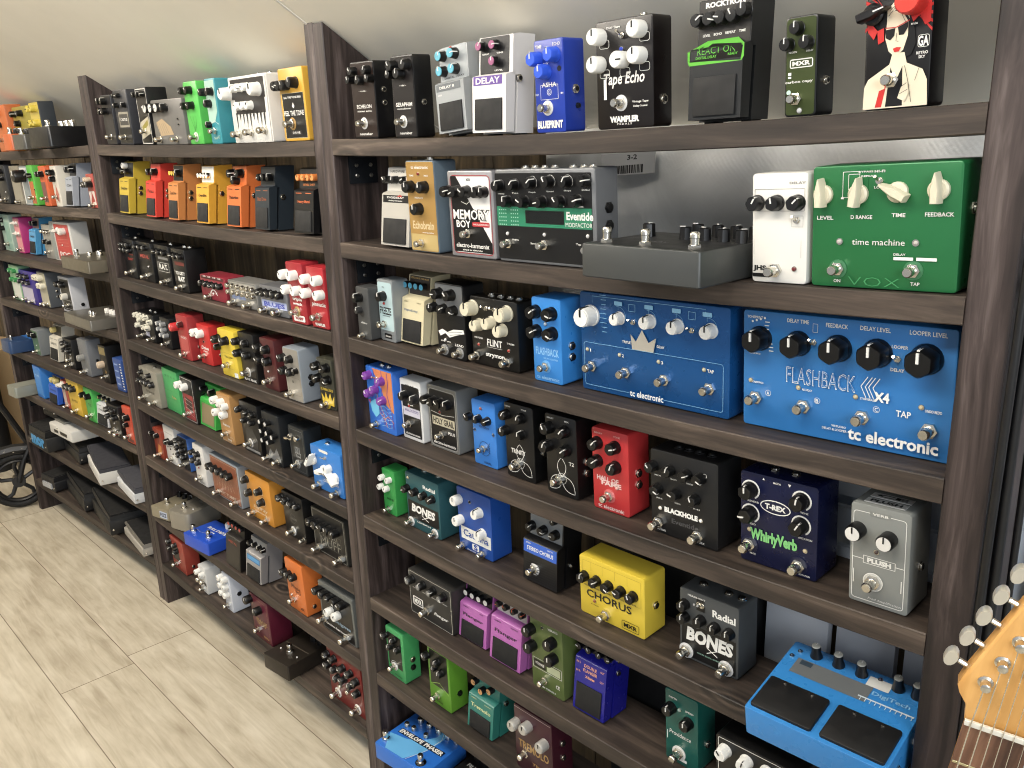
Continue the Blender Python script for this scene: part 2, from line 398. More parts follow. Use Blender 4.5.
# ---------------------------------------------------------------- features of a face
def K(u, v, r=8, c='bk', st='f', cap=None, line='wh', a=0): return ('K', u, v, r/1000, c, st, cap, line, a)
def KG(us, vs, r=8, c='bk', st='f', cap=None, line='wh', a=None): 
    return [K(u, v, r, c, st, cap, line, ((i*53+int(v*100)*31) % 240)-120 if a is None else a) for v in vs for i, u in enumerate(us)]
def F(u, v, ring=None, s=1.0): return ('F', u, v, ring, s)
def G(u, v): return ('G', u, v)
def L(u, v, c='d03020'): return ('L', u, v, c)
def T(t, u, v, w, h, c='wh', b=.02, sh=0): return ('T', t, u, v, w, h, c, b, sh)
def R(a, b, c, d, col, r=0): return ('R', a, b, c, d, col, r)
def O(a, b, c, d, wd, col, r=.002): return ('O', a, b, c, d, wd/1000, col, r)
def PG(pts, col): return ('P', pts, col)
def ST(pts, wd, col, closed=False): return ('S', pts, wd/1000, col, closed)
def A(u, v, r, wd, col, a0=-40, a1=220): return ('A', u, v, r/1000, wd/1000, col, a0, a1)
def DC(u, v, r, col): return ('D', u, v, r/1000, col)
def J(side, a, v, r=6.5, c='ch'): return ('J', side, a, v, r/1000, c)

BX0 = dict(C=0, B=-1.095, A=-2.15)
BW = dict(C=.998*1.05, B=1.04*1.05, A=1.05)
SAG = dict(C=.008, B=.004, A=.003)          # the loaded shelves sag a little in the middle
def TT(b, x): return min(max((x/1.05-BX0[b])/(BW[b]/1.05), 0), 1)
def ZS(b, k, x):
    t = TT(b, x); return (SH[b][0][k-1]*(1-t)+SH[b][1][k-1]*t-SAG[b]*4*t*(1-t)+Z0)*1.05
def SLOPE(b, k, x): return (SH[b][1][k-1]-SH[b][0][k-1]-SAG[b]*4*(1-2*TT(b, x)))*1.05/BW[b]
def flat(fs):
    out = []
    for f in fs:
        if isinstance(f, list): out += flat(f)
        else: out.append(f)
    return out

def print_marks(mb, feats, w, h, surf, lift=.0003):
    """flat printed marks on the face, each a hair above the last"""
    for f in feats:
        t = f[0]
        if t not in 'TROPSAD': continue
        lift += .00008
        def pt(u, v): return ((u-.5)*w, surf(v)-lift, v*h)
        if t == 'T':
            _, tx, u, v, tw, th, col, bo, sh = f; vs, fs = glyphs(tx, bo, sh)
            mb.add([pt(u+x*tw, v+y*th) for x, y in vs], fs, col)
        elif t in 'RO':
            a, b, c, d = f[1:5]; r = (f[6] if t == 'R' else f[7]); x0, x1, z0, z1 = (a-.5)*w, (c-.5)*w, b*h, d*h
            def ring(ins):
                rr = max(r-ins, 2e-5); out = []
                for cx, cz, an in ((x1-ins-rr, z0+ins+rr, -PI/2), (x1-ins-rr, z1-ins-rr, 0), (x0+ins+rr, z1-ins-rr, PI/2), (x0+ins+rr, z0+ins+rr, PI)):
                    for k in range(4): out.append((cx+rr*cos(an+PI/6*k), 0, cz+rr*sin(an+PI/6*k)))
                return [(x, surf(z/h)-lift, z) for x, _, z in out]
            if t == 'R':
                if surf(b) != surf(d) and r == 0: mb.poly([pt(a, b), pt(c, b), pt(c, d), pt(a, d)], f[5])
                else: mb.poly(ring(0), f[5])
            else:
                o_, i_ = ring(0), ring(f[5]); n = len(o_)
                mb.add(o_+i_, [(k, (k+1) % n, n+(k+1) % n, n+k) for k in range(n)], f[6])
        elif t == 'P': mb.poly([pt(u, v) for u, v in f[1]], f[2])
        elif t == 'S':
            P = [((u-.5)*w, v*h) for u, v in f[1]]; n = len(P); cl = f[4]; hw = f[2]/2; L_, R_ = [], []
            for i, p in enumerate(P):
                a = P[(i-1) % n] if cl or i > 0 else p; c = P[(i+1) % n] if cl or i < n-1 else p
                dx, dz = c[0]-a[0], c[1]-a[1]; q = math.hypot(dx, dz) or 1
                L_.append((p[0]-dz/q*hw, p[1]+dx/q*hw)); R_.append((p[0]+dz/q*hw, p[1]-dx/q*hw))
            vs = [(x, surf(z/h)-lift, z) for x, z in L_+R_]
            mb.add(vs, [(i, (i+1) % n, n+(i+1) % n, n+i) for i in range(n if cl else n-1)], f[3])
        elif t in 'AD':
            if t == 'D': _, u, v, r, col = f; wd = r; a0, a1 = 0, 360
            else: _, u, v, r, wd, col, a0, a1 = f
            n = 20; cx, cz = (u-.5)*w, v*h; vs = []
            for k in range(n+1):
                an = math.radians(a0+(a1-a0)*k/n)
                for q in (r, r-wd): vs.append((cx+q*cos(an), surf(v)-lift, cz+q*sin(an)))
            if t == 'D': mb.poly(vs[0:-2:2], col)
            else: mb.add(vs, [(2*k, 2*k+1, 2*k+3, 2*k+2) for k in range(n)], col)

def hardware(th, feats, w, h, d, surf, body_x=None):
    for f in feats:
        t = f[0]
        if t == 'K':
            _, u, v, r, c, st, cap, line, a = f
            link(knob_mesh(st, r, c, cap, line), 'knob', th, ((u-.5)*w, surf(v), v*h), (0, math.radians(a), 0))
        elif t == 'F': link(switch_mesh(f[3], f[4]), 'footswitch', th, ((f[1]-.5)*w, surf(f[2]), f[2]*h))
        elif t == 'G': link(toggle_mesh(), 'toggle', th, ((f[1]-.5)*w, surf(f[2]), f[2]*h))
        elif t == 'L': link(led_mesh(f[3]), 'indicator_light', th, ((f[1]-.5)*w, surf(f[2]), f[2]*h))
        elif t == 'J':
            _, side, a, v, r, c = f
            if side == 'r': link(jack_mesh('x', r, c), 'jack', th, (w/2-.0003, a*d, v*h))
            else: link(jack_mesh('z', r, c), 'jack', th, ((a-.5)*w, v*d, h-.0003))

ORD = ['', 'top', 'second', 'third', 'fourth', 'fifth', 'sixth', 'seventh', 'bottom']
BAY = dict(c='right', b='middle', a='left')
DD = dict(box=.037, compact=.056)
def P(key, kind, col, feats, desc, d=None, side=None, tb=None, tread=None, pad='rub', lay=None, w=None, h=None, face=None, r=.004, dx=0, name='effects_pedal', label=None, spl=.68, sh_=.12, roll=0):
    feats = flat(feats)
    bay, sh = key[0], int(key[1]); B_ = bay.upper()
    if lay:
        x, y, z, w, h, dz, yaw = lay; d = dz
        z = max(ZS(B_, sh, x-w/2), ZS(B_, sh, x+w/2), ZS(B_, sh, x)) + .0012
    else:
        x0, y, z, w_, h_, _ = PLACE[key]; w = w or w_; h = (h or h_)*(1.02 if kind == 'box' else 1); d = d or DD[kind]; x = x0+w/2+dx; yaw = 0
        if y+d > .113: y = max(.113-d, -.012)
        if key[0] == 'a': yaw = math.radians(2.6)
        slope = SLOPE(B_, sh, x); z = max(ZS(B_, sh, x), (ZS(B_, sh, x-w/2)+ZS(B_, sh, x+w/2))/2) + .0010
    if lay: th = empty(name, (x, y, z), (0, 0, math.radians(yaw)))
    else: th = empty(name, (x, y, z), (math.radians(1.7) if kind == 'box' else 0, -math.atan(slope)+math.radians(roll), yaw)); th.location.z += w/2*abs(sin(math.radians(roll)))
    tag(th, label or '%s, %s shelf, %s bay' % (desc, ORD[sh], BAY[bay]), 'guitar pedal', 'guitar effects pedals on the %s shelf of the %s bay' % (ORD[sh], BAY[bay]))
    root = th
    M0 = None
    before = set()
    first = len(COL.objects)
    if kind == 'box':
        mb = MB()
        mb.slab(-w/2, w/2, 0, h, 0, d, side or col, r, min(.0016, r*.5), y1b=(d*tb if tb else None))
        surf = lambda v: 0.0
        if face or side: 
            e = .0018; feats = [R(e/w*1.0, e/h, 1-e/w, 1-e/h, face or col, r*.8)] + feats
        print_marks(mb, feats, w, h, surf)
        mb.build('enclosure', th)
        hardware(th, feats, w, h, d, surf)
    elif kind == 'compact':
        sp = spl; rec = d*.24
        mp = lambda v: v*sp/.6 if v < .6 else sp+.008+(v-.6)*(.992-sp)/.4
        if sp != .6:
            nf = []
            for f in feats:
                f = list(f)
                if f[0] in 'RO': f[2], f[4] = mp(f[2]), mp(f[4])
                elif f[0] in 'KFGLAD': f[2] = mp(f[2])
                elif f[0] == 'T': f[3] = mp(f[3])
                elif f[0] == 'J': f[3] = f[3]
                nf.append(tuple(f))
            feats = nf
        mb = MB(); sc_ = side or col
        # body wedge behind the treadle plus the block that carries the knobs
        mb.prism([(d, .002), (d, h), (d*.45, h), (rec, h*.985), (rec, h*sp), (d*.42, h*sp-.001), (d*.40, .002)], -w/2, w/2, sc_)
        for sx in (-1, 1): mb.box(sx*w*.36-.006, sx*w*.36+.006, d*.5, d*.85, 0, .0025, 'rub')
        surf = lambda v: rec if v > sp else .0015*(1-v/sp)
        up = [f for f in feats if (f[0] in 'RO' and f[2] >= sp-.01) or (f[0] == 'T' and f[3] > sp) or (f[0] in 'ADKLGF' and f[2] > sp) or f[0] == 'J' or (f[0] == 'P' and f[1][0][1] > sp) or (f[0] == 'S' and f[1][0][1] > sp)]
        lo = [f for f in feats if f not in up]
        print_marks(mb, up, w, h, surf)
        lean = lambda m: setattr(m, 'v', [(x_, y_+sh_*max(z_, 0), z_) for x_, y_, z_ in m.v])    # compact pedals stand leaning back
        lean(mb); mb.build('enclosure', th)
        hardware(th, feats, w, h, d, lambda v: surf(v)+sh_*v*h)
        for o_ in th.children:
            if o_.name.startswith('jack'): o_.location.y += sh_*o_.location.z
        tm = MB(); tc = tread or col; tt = .33*d
        prof = [(.0015, .004), (0, h*sp-.002), (.002, h*sp), (tt, h*sp+.004), (tt*.95, .004)]
        tm.prism(prof, -w/2, w/2, tc)
        print_marks(tm, lo, w, h, surf)
        lean(tm); t = tm.build('treadle', th)
        if pad:
            pm = MB(); pm.box(-w*.40, w*.40, -.0012, .0018, h*.06, h*.37, pad, .0004)
            lean(pm); pm.build('rubber_pad', t)
    if lay:
        for ch in list(root.children):
            ch.matrix_basis = Matrix.Translation((0, 0, d)) @ Matrix.Rotation(-PI/2, 4, 'X') @ ch.matrix_basis
        if tb: th.rotation_euler = (math.atan(d*(1-tb)/h), 0, math.radians(yaw)); th.location.z -= d*(1-tb)-.001
    return th
# ---------------------------------------------------------------- materials of the room
S_ = 1.05
WOOD_ST = [(.28, '332a29'), (.45, '4c413f'), (.58, '62534f'), (.8, '85756d')]
wood_v = wood('dark_stained_wood_upright', 2, [(.34, '211816'), (.47, '372b28'), (.58, '4c3f3c'), (.76, '6e625e')], .5)
wood_x = wood('dark_stained_wood_shelf', 0, [(.32, '2a211b'), (.47, '3d322a'), (.6, '4f4238'), (.78, '6c5e52')], .6)
wood_b = wood('rough_brown_boards', 2, [(.25, '33291d'), (.5, '54452f'), (.7, '6b593c'), (.85, '7d6a4a')], .8, .4)
def floor_mat():
    m = bpy.data.materials.new('pale_oak_laminate'); m.use_nodes = True
    nt, N, L, b = nodes(m)
    tc = N('ShaderNodeTexCoord'); sp = N('ShaderNodeSeparateXYZ'); L(tc.outputs['Object'], sp.inputs[0])
    def mth(op, a, c=None):
        n = N('ShaderNodeMath', _operation=op)
        for i, q in enumerate((a, c)):
            if q is None: continue
            if isinstance(q, (int, float)): n.inputs[i].default_value = q
            else: L(q, n.inputs[i])
        return n.outputs[0]
    PW, PL = .19, 1.29
    ry = mth('DIVIDE', mth('ADD', sp.outputs['Y'], 10.08), PW); row = mth('FLOOR', ry); fy = mth('FRACT', ry)
    wn = N('ShaderNodeTexWhiteNoise', _noise_dimensions='1D'); L(row, wn.inputs['W'])
    rx = mth('DIVIDE', mth('ADD', mth('ADD', sp.outputs['X'], 20), mth('MULTIPLY', wn.outputs['Value'], PL)), PL); cx = mth('FLOOR', rx); fx = mth('FRACT', rx)
    w2 = N('ShaderNodeTexWhiteNoise', _noise_dimensions='2D'); cb = N('ShaderNodeCombineXYZ'); L(row, cb.inputs[0]); L(cx, cb.inputs[1]); L(cb.outputs[0], w2.inputs['Vector'])
    # grain
    mp = N('ShaderNodeMapping'); mp.inputs['Scale'].default_value = (5, 48, 1); L(tc.outputs['Object'], mp.inputs['Vector'])
    ad = N('ShaderNodeVectorMath', _operation='ADD'); ml = N('ShaderNodeVectorMath', _operation='SCALE'); L(w2.outputs['Color'], ml.inputs[0]); ml.inputs['Scale'].default_value = 40
    L(mp.outputs['Vector'], ad.inputs[0]); L(ml.outputs['Vector'], ad.inputs[1])
    g = N('ShaderNodeTexNoise', Scale=1.0, Detail=6.0, Roughness=.62, Distortion=.6); L(ad.outputs['Vector'], g.inputs['Vector'])
    mp2 = N('ShaderNodeMapping'); mp2.inputs['Scale'].default_value = (7, 16, 1); L(tc.outputs['Object'], mp2.inputs['Vector'])
    g2 = N('ShaderNodeTexNoise', Scale=1.0, Detail=3.0); ad2 = N('ShaderNodeVectorMath', _operation='ADD'); L(mp2.outputs['Vector'], ad2.inputs[0]); L(ml.outputs['Vector'], ad2.inputs[1]); L(ad2.outputs['Vector'], g2.inputs['Vector'])
    f = mth('ADD', mth('MULTIPLY', g.outputs['Fac'], .6), mth('MULTIPLY', g2.outputs['Fac'], .4))
    f = mth('ADD', f, mth('MULTIPLY', mth('SUBTRACT', w2.outputs['Value'], .5), .05))
    r = ramp(N, L, f, [(.28, '978b75'), (.40, 'aa9f8a'), (.52, 'bab09b'), (.68, 'cbc2af')])
    e1 = mth('LESS_THAN', mth('MULTIPLY', mth('MINIMUM', fy, mth('SUBTRACT', 1, fy)), PW), .0011)
    e2 = mth('LESS_THAN', mth('MULTIPLY', mth('MINIMUM', fx, mth('SUBTRACT', 1, fx)), PL), .0012)
    e = mth('MAXIMUM', e1, e2)
    mx = N('ShaderNodeMix', _data_type='RGBA'); L(e, mx.inputs['Factor']); L(r.outputs['Color'], mx.inputs['A']); mx.inputs['B'].default_value = lin('6e614f')
    L(mx.outputs['Result'], b.inputs['Base Color']); b.inputs['Roughness'].default_value = .5
    bp = N('ShaderNodeBump', Strength=.15, Distance=.001); L(g.outputs['Fac'], bp.inputs['Height']); L(bp.outputs['Normal'], b.inputs['Normal'])
    return m
def plaster(name, c0, c1, scale=2.5, rough=.85, bump=.1):
    m = bpy.data.materials.new(name); m.use_nodes = True
    nt, N, L, b = nodes(m); tc = N('ShaderNodeTexCoord')
    n = N('ShaderNodeTexNoise', Scale=scale, Detail=5.0, Roughness=.6); L(tc.outputs['Object'], n.inputs['Vector'])
    r = ramp(N, L, n.outputs['Fac'], [(.35, c0), (.65, c1)]); L(r.outputs['Color'], b.inputs['Base Color'])
    b.inputs['Roughness'].default_value = rough
    n2 = N('ShaderNodeTexNoise', Scale=180.0, Detail=3.0); L(tc.outputs['Object'], n2.inputs['Vector'])
    bp = N('ShaderNodeBump', Strength=bump, Distance=.001); L(n2.outputs['Fac'], bp.inputs['Height']); L(bp.outputs['Normal'], b.inputs['Normal'])
    return m
def foil_mat():
    m = bpy.data.materials.new('grey_membrane'); m.use_nodes = True
    nt, N, L, b = nodes(m); tc = N('ShaderNodeTexCoord')
    mp = N('ShaderNodeMapping'); mp.inputs['Rotation'].default_value = (0, .7, 0); L(tc.outputs['Object'], mp.inputs['Vector'])
    n = N('ShaderNodeTexNoise', Scale=5.0, Detail=6.0, Roughness=.6, Distortion=1.2); L(tc.outputs['Object'], n.inputs['Vector'])
    r = ramp(N, L, n.outputs['Fac'], [(.35, 'b4b4b2'), (.55, 'c6c6c4'), (.75, 'd8d8d5')]); L(r.outputs['Color'], b.inputs['Base Color'])
    b.inputs['Roughness'].default_value = .4; b.inputs['Metallic'].default_value = .1
    wv = N('ShaderNodeTexWave', Scale=55.0, Distortion=.8); L(mp.outputs['Vector'], wv.inputs['Vector'])
    mx = N('ShaderNodeMath', _operation='MULTIPLY_ADD'); mx.inputs[1].default_value = .03; L(wv.outputs['Fac'], mx.inputs[0]); L(n.outputs['Fac'], mx.inputs[2])
    bp = N('ShaderNodeBump', Strength=.4, Distance=.01); L(mx.outputs[0], bp.inputs['Height']); L(bp.outputs['Normal'], b.inputs['Normal'])
    return m
ceil_m = plaster('ceiling_paint', 'e4dfd0', 'ebe6d8')
wall_m = plaster('cream_wall_paint', 'e0d6bc', 'e8dfc8')

# ---------------------------------------------------------------- room shell
CZ = lambda y: (.176+Z0)*S_ - .62*y           # underside of the sloping ceiling (y in metres)
b = MB(); b.box(-6, 4, -4.5, 1.2, -.05, 0, floor_mat()); tag(b.build('floor'), kind='structure')
b = MB(); ys = (-2.6, .32)
b.loft([[(x, ys[0], CZ(ys[0])), (x, ys[1], CZ(ys[1])), (x, ys[1], CZ(ys[1])+.03), (x, ys[0], CZ(ys[0])+.03)] for x in (-6, 4)], ceil_m)
b.loft([[(-.052, y, CZ(y)+.001), (-.052, y, CZ(y)-.0018), (-.046, y, CZ(y)-.0018), (-.046, y, CZ(y)+.001)] for y in ys], 'e2dfd6*.7')
tag(b.build('ceiling'), kind='structure')
b = MB(); b.box(-4.35, -4.3, -4.4, 1.2, 0, 3.2, wall_m); tag(b.build('wall_left'), kind='structure')
b = MB()
nb = 55
for i in range(nb):
    x0 = -4.2+i*.105*1.1
    if x0 > 1.75: break
    t = ((i*7919) % 97)/100
    zt = 1.372 if x0 < .30 else 1.0
    b.box(x0, x0+.1125, .205+.004*t, .225, 0, zt, wood_b, .0015)
tag(b.build('wall_back'), kind='structure')
# membrane hanging from the ceiling behind the right bay
b = MB(); nx, nz = 60, 26; vs = []; fs = []
for j in range(nz+1):
    for i in range(nx+1):
        x = .20+1.6*i/nx; z = 1.372-.42*j/nz
        y = .300 + .012*sin(x*9+z*14)+.007*sin(x*23-z*31)+.006*sin(z*40+x*5) - .05*(j/nz)
        if j == 0: y = .312
        vs.append((x, y, z))
for j in range(nz):
    for i in range(nx):
        a = j*(nx+1)+i; fs.append((a, a+1, a+nx+2, a+nx+1))
b.add(vs, fs, foil_mat())
fo = b.build('wall_membrane'); tag(fo, kind='structure')
md = fo.modifiers.new('thick', 'SOLIDIFY'); md.thickness = .002; md.offset = 1
# printed sticker on the membrane
b = MB(); 
b.box(-.055, .055, -.001, 0, -.016, .019, 'a9a9a8*.5')
random.seed(3); x = -.052
while x < .034:
    wv = random.choice((.0012, .002, .003)); b.box(x, x+wv, -.0014, -.0009, -.014, -.001, 'bk'); x += wv+random.choice((.001, .0018))
for t, u, v, w_, h_ in (('3-2', .01, .011, .02, .008),):
    g, f = glyphs(t, .03); b.add([(u+p*w_, -.0014, v+q*h_) for p, q in g], f, 'bk')
tag(b.build('barcode_sticker', loc=(.440, .266, 1.309), rot=(-.15, -.06, 0)), 'white barcode sticker on the grey membrane behind the right bay', 'sticker')

# ---------------------------------------------------------------- shelving
def board(mb, x0, x1, y0, y1, zl0, zl1, zr0, zr1, mat, sag):
    c = .0012
    R_ = []
    for i in range(17):
        t = i/16; x = x0+(x1-x0)*t; d_ = sag*4*t*(1-t); za = zl0+(zr0-zl0)*t-d_; zb = zl1+(zr1-zl1)*t-d_
        R_.append([(x, y0+c, za), (x, y0, za+c), (x, y0, zb-c), (x, y0+c, zb), (x, y1, zb), (x, y1, za)])
    mb.loft(R_, mat)
UZ = lambda z: (z+Z0)*S_
def upright(x0, x1, parent, top, y0=0, y1=.118, nm='side_panel'):
    mb = MB(); zf = UZ(top); zb = zf-.62*(y1-y0); c = .0015
    mb.loft([[(x0, y0+c, 0), (x0, y0+c, zf), (x0, y1, zb), (x0, y1, 0)], [(x0+c, y0, 0), (x0+c, y0, zf), (x0+c, y1, zb), (x0+c, y1, 0)],
             [(x1-c, y0, 0), (x1-c, y0, zf), (x1-c, y1, zb), (x1-c, y1, 0)], [(x1, y0+c, 0), (x1, y0+c, zf), (x1, y1, zb), (x1, y1, 0)]], wood_v)
    return mb.build(nm, parent)
TH = .026*S_
brk = MB()
brk.box(0, .004, .03, .09, -.05, 0, '20252c*.45*.6', .0005); brk.box(0, .055, .03, .09, -.004, 0, '20252c*.45*.6', .0005)
for yy in (.045, .075):
    for zz in (-.018, -.036): brk.lathe([(.004, 0), (.003, .002)], 'st', 8, o=(.004, yy, zz), ax='x')
brk_me = brk.mesh('metal_bracket')
def unit(bay, x0, x1, xl, xr, desc, yaw=0, tops=(.172, .172), piv=None):
    th = empty('shelving_unit', (piv[0], piv[1], 0) if piv else (x0, 0, 0), (0, 0, yaw)); px = piv[0] if piv else x0
    tag(th, desc, 'shelf', 'dark wooden shelving units along the wall')
    upright(xl-px, x0-px, th, tops[0]); upright(x1-px, xr-px, th, tops[1])
    for k in range(8):
        zl, zr = UZ(SH[bay][0][k]), UZ(SH[bay][1][k]); mb = MB()
        board(mb, x0-px, x1-px, 0, .115, zl-TH, zl, zr-TH, zr, wood_x, SAG[bay]*1.05); mb.build('shelf', th)
        if k < 7: link(brk_me, 'metal_bracket', th, (x0-px+.0002, 0, zl-TH-.0002))
    return th
unit('C', 0, .998*S_, -.0292, 1.0365*S_, 'right shelving unit in dark stained wood, nearest the guitar headstock', tops=(.173, .173))
unit('B', -1.095*S_, -.0584, -1.1235*S_, -.0294, 'middle shelving unit in dark stained wood between the other two', tops=(.181, .181))
unit('A', -2.15*S_, -1.1515*S_, -2.178*S_, -1.1237*S_, 'left shelving unit in dark stained wood at the far end', yaw=math.radians(2.6), tops=(.178, .190), piv=(-1.1237*S_, 0))

# ---------------------------------------------------------------- things behind the right bay
def crate(x0, x1, y0, y1, z0, z1, n, label, group=None):
    th = empty('plastic_crate', ((x0+x1)/2, y0, z0)); tag(th, label, 'crate', group)
    W, D, H = x1-x0, y1-y0, z1-z0; c = 'c3cede*.4'
    mb = MB(); mb.box(-W/2, W/2, 0, .006, H-.02, H, c, .001); mb.box(-W/2, W/2, D-.006, D, 0, H, c, .001)
    mb.box(-W/2, -W/2+.006, .006, D-.006, 0, H, c, .001); mb.box(W/2-.006, W/2, .006, D-.006, 0, H, c, .001); mb.box(-W/2, W/2, 0, D, 0, .004, c)
    mb.box(-W/2, -W/2+.02, 0, .006, 0, H-.02, c, .001); mb.box(W/2-.02, W/2, 0, .006, 0, H-.02, c, .001)
    mb.box(-W/2-.006, W/2+.006, -.008, .0, H-.014, H, c, .002)
    mb.build('shell', th)
    g = (H-.02)/n
    for i in range(n):
        s = MB(); s.box(-W/2+.02, W/2-.02, -.004, .006, i*g+g*.30, (i+1)*g, c, .001); s.build('slat', th)
    return th
crate(.80, 1.035, .125, .19, .795, .972, 3, 'pale blue slatted plastic crate behind the grey two-knob pedal')
ped = MB(); ped.box(.80, 1.05, .123, .20, 0, .6, 'b9bcc0*.5', .004); tag(ped.build('storage_box'), 'pale grey storage box standing on the floor behind the right shelves', 'box')
for i, (x0, x1) in enumerate(((.800, .889), (.900, .975), (.986, 1.045))):
    mb = MB(); mb.box(x0, x1, .126, .140, .601, .793, 'c9ced6*.5', .001)
    tag(mb.build('white_board'), ['widest white board behind the large blue pedal, left of its gap', 'middle white board behind the knobs of the large blue pedal', 'rightmost white board behind the large blue pedal beside the upright'][i], 'board', 'white boards behind the right bay')
def tub(x0, x1, y0, y1, z0, z1, label):
    th = empty('storage_tub', ((x0+x1)/2, (y0+y1)/2, z0)); tag(th, label, 'storage tub', 'white storage tubs right of the shelves')
    W, D, H = x1-x0, y1-y0, z1-z0; c = 'd3dbe6*.35'
    def ring(ix, z): return [(-W/2+ix, -D/2+ix, z), (W/2-ix, -D/2+ix, z), (W/2-ix, D/2-ix, z), (-W/2+ix, D/2-ix, z)]
    mb = MB(); mb.loft([ring(.028, 0), ring(.012, H*.88)], c)
    for k in range(9):
        xx = -W/2+.04+(W-.08)*k/8; mb.box(xx-.003, xx+.003, -D/2+.003, -D/2+.03, .01, H*.85, c, .001)
    mb.build('tub_body', th)
    mb = MB(); mb.box(-W/2, W/2, -D/2, D/2, H*.86, H*.92, c, .002); mb.box(-W/2+.02, W/2-.02, -D/2+.02, D/2-.02, H*.92, H, c, .004); mb.build('lid', th)
for i, (z0, z1) in enumerate(((0, .24), (.241, .48), (.481, .72), (.721, .955))):
    tub(1.062, 1.56, .145, .26, z0, z1, ['white storage tub at the bottom of the stack on the floor', 'white storage tub second from the floor in the stack', 'white storage tub behind the guitar headstock in the stack', 'topmost white storage tub of the stack, under the paper sheets'][i])
mb = MB(); mb.box(-.2, .3, .0, .04, 0, .36, 'dcdde3*.7', .002)
for k in range(9): mb.box(-.14+.01*(k % 2), .1+.03*(k % 3), -.0006, .0, .30-.028*k, .304-.028*k, 'c9a9a4*.8')
tag(mb.build('paper_package', loc=(1.255, .165, .9555)), 'white paper wrapped package standing on the topmost tub', 'package')
for i, (x, y, r, lab) in enumerate(((1.0935, .004, .0042, 'black cable hanging closest beside the right upright'), (1.1005, .016, .0052, 'thickest black cable hanging in the middle beside the right upright'), (1.108, .032, .0036, 'black cable hanging farthest right beside the upright'))):
    mb = MB(); pth = [(x+.0015*sin(k*.5+i*2)-.0*k, y+.0015*cos(k*.6+i), 1.60-.1*k) for k in range(17)]; pth[-1] = (pth[-1][0], pth[-1][1], .012)
    mb.tube(pth, r, '17171a*.4', 10); tag(mb.build('black_cable'), lab, 'cable', 'black cables beside the right upright')
mb = MB(); mb.tube([(1.0878, .062, 1.20), (1.16, .062, 1.204), (1.30, .07, 1.21)], .006, '1b1b1d*.4', 10); mb.lathe([(.012, 0), (.012, .03)], '1b1b1d*.4', 12, o=(1.165, .063, 1.2045), ax='x')
tag(mb.build('black_pipe'), 'short black horizontal pipe crossing behind the cables at the right', 'pipe')
# purple cord behind the right bay
mb = MB(); mb.tube([(.80, .121, .86), (.79, .1205, .80), (.765, .1195, .72), (.77, .1195, .66), (.772, .1195, .56), (.77, .12, .3), (.77, .12, .004)], .0035, '4a3a86*.5', 8)
tag(mb.build('purple_cord'), 'thin purple cord hanging behind the right bay shelves', 'cord')
mb = MB(); mb.box(.52, .79, .125, .2, .0, .79, '121315*.6', .01); tag(mb.build('black_case'), 'tall black case standing behind the shelves of the right bay', 'case')

# ---------------------------------------------------------------- guitar
gt = empty('electric_guitar', (1.175, -.30, 0)); tag(gt, 'maple headstock electric guitar standing at the bottom right corner', 'guitar')
NU = Vector((1.1775, -.236, -.4425+Z0*S_))                       # middle of the nut
ax_y = Vector((.11, .02, .99)).normalized()                      # up the neck
nx_ = Vector((.95, .30, -.03)); ax_x = (nx_-ax_y*nx_.dot(ax_y)).normalized(); ax_z = ax_x.cross(ax_y)
GM = Matrix((( *ax_x, 0), (*ax_y, 0), (*ax_z, 0), (0, 0, 0, 1))).transposed(); GM.translation = NU
GL_ = Matrix.Translation(-Vector(gt.location)) @ GM
gz = ax_z
def gpart(mb, nm, lab=None):
    o = mb.build(nm, gt); o.matrix_basis = GL_
    if lab: o['label'] = lab
    return o
maple = wood('maple', 1, [(.3, 'b87f38'), (.5, 'c99348'), (.7, 'd8a45a')], .3, .05)
rose = wood('rosewood', 1, [(.3, '4a2f20'), (.5, '6b4732'), (.7, '8a6146')], .5, .1)
outl = [(-.021, -.002), (-.0225, .010), (-.0285, .018), (-.031, .024), (-.029, .033), (.006, .140), (.014, .165), (.028, .180), (.046, .184), (.062, .172), (.066, .152), (.058, .13), (.060, .10), (.050, .07), (.036, .04), (.026, .018), (.021, -.002)]
sgn = 1 if ax_z.y < 0 else -1      # local z that faces the viewer
def extr(pts, z0, z1, mat, mb, c=.0015):
    def ins(q):
        cx = sum(p[0] for p in pts)/len(pts); cy = sum(p[1] for p in pts)/len(pts)
        return [(cx+(p[0]-cx)*(1-q/.03), cy+(p[1]-cy)*(1-q/.09)) for p in pts]
    mb.loft([[(x, y, z0) for x, y in pts], [(x, y, z1-c*sgn) for x, y in pts], [(x, y, z1) for x, y in ins(c)]], mat)
mb = MB(); extr(outl, -.014*sgn, 0, maple, mb); 
gpart(mb, 'headstock')
mb = MB()
mb.loft([[(-w_, y, -.001*sgn), (w_, y, -.001*sgn), (w_*.8, y, -.016*sgn), (0, y, -.022*sgn), (-w_*.8, y, -.016*sgn)] for y, w_ in ((.004, .021), (-.2, .0245), (-.42, .028))], maple)
gpart(mb, 'neck')
mb = MB(); mb.loft([[(-w_, y, -.0005*sgn), (w_, y, -.0005*sgn), (w_, y, .004*sgn), (-w_, y, .004*sgn)] for y, w_ in ((-.002, .021), (-.46, .0285))], rose); gpart(mb, 'fretboard')
mb = MB(); mb.box(-.0212, .0212, -.002, .0022, min(.0035*sgn, .0065*sgn), max(.0035*sgn, .0065*sgn), 'ece6d6*.3', .0004); gpart(mb, 'nut')
sl = .648
for k in range(1, 22):
    y = -(sl - sl/2**(k/12)); wd = .021+.0075*(-y/.46)
    mb = MB(); mb.box(-wd, wd, y-.001, y+.001, min(.0038*sgn, .005*sgn), max(.0038*sgn, .005*sgn), 'd8cfa8*.25*1', .0003); gpart(mb, 'fret')
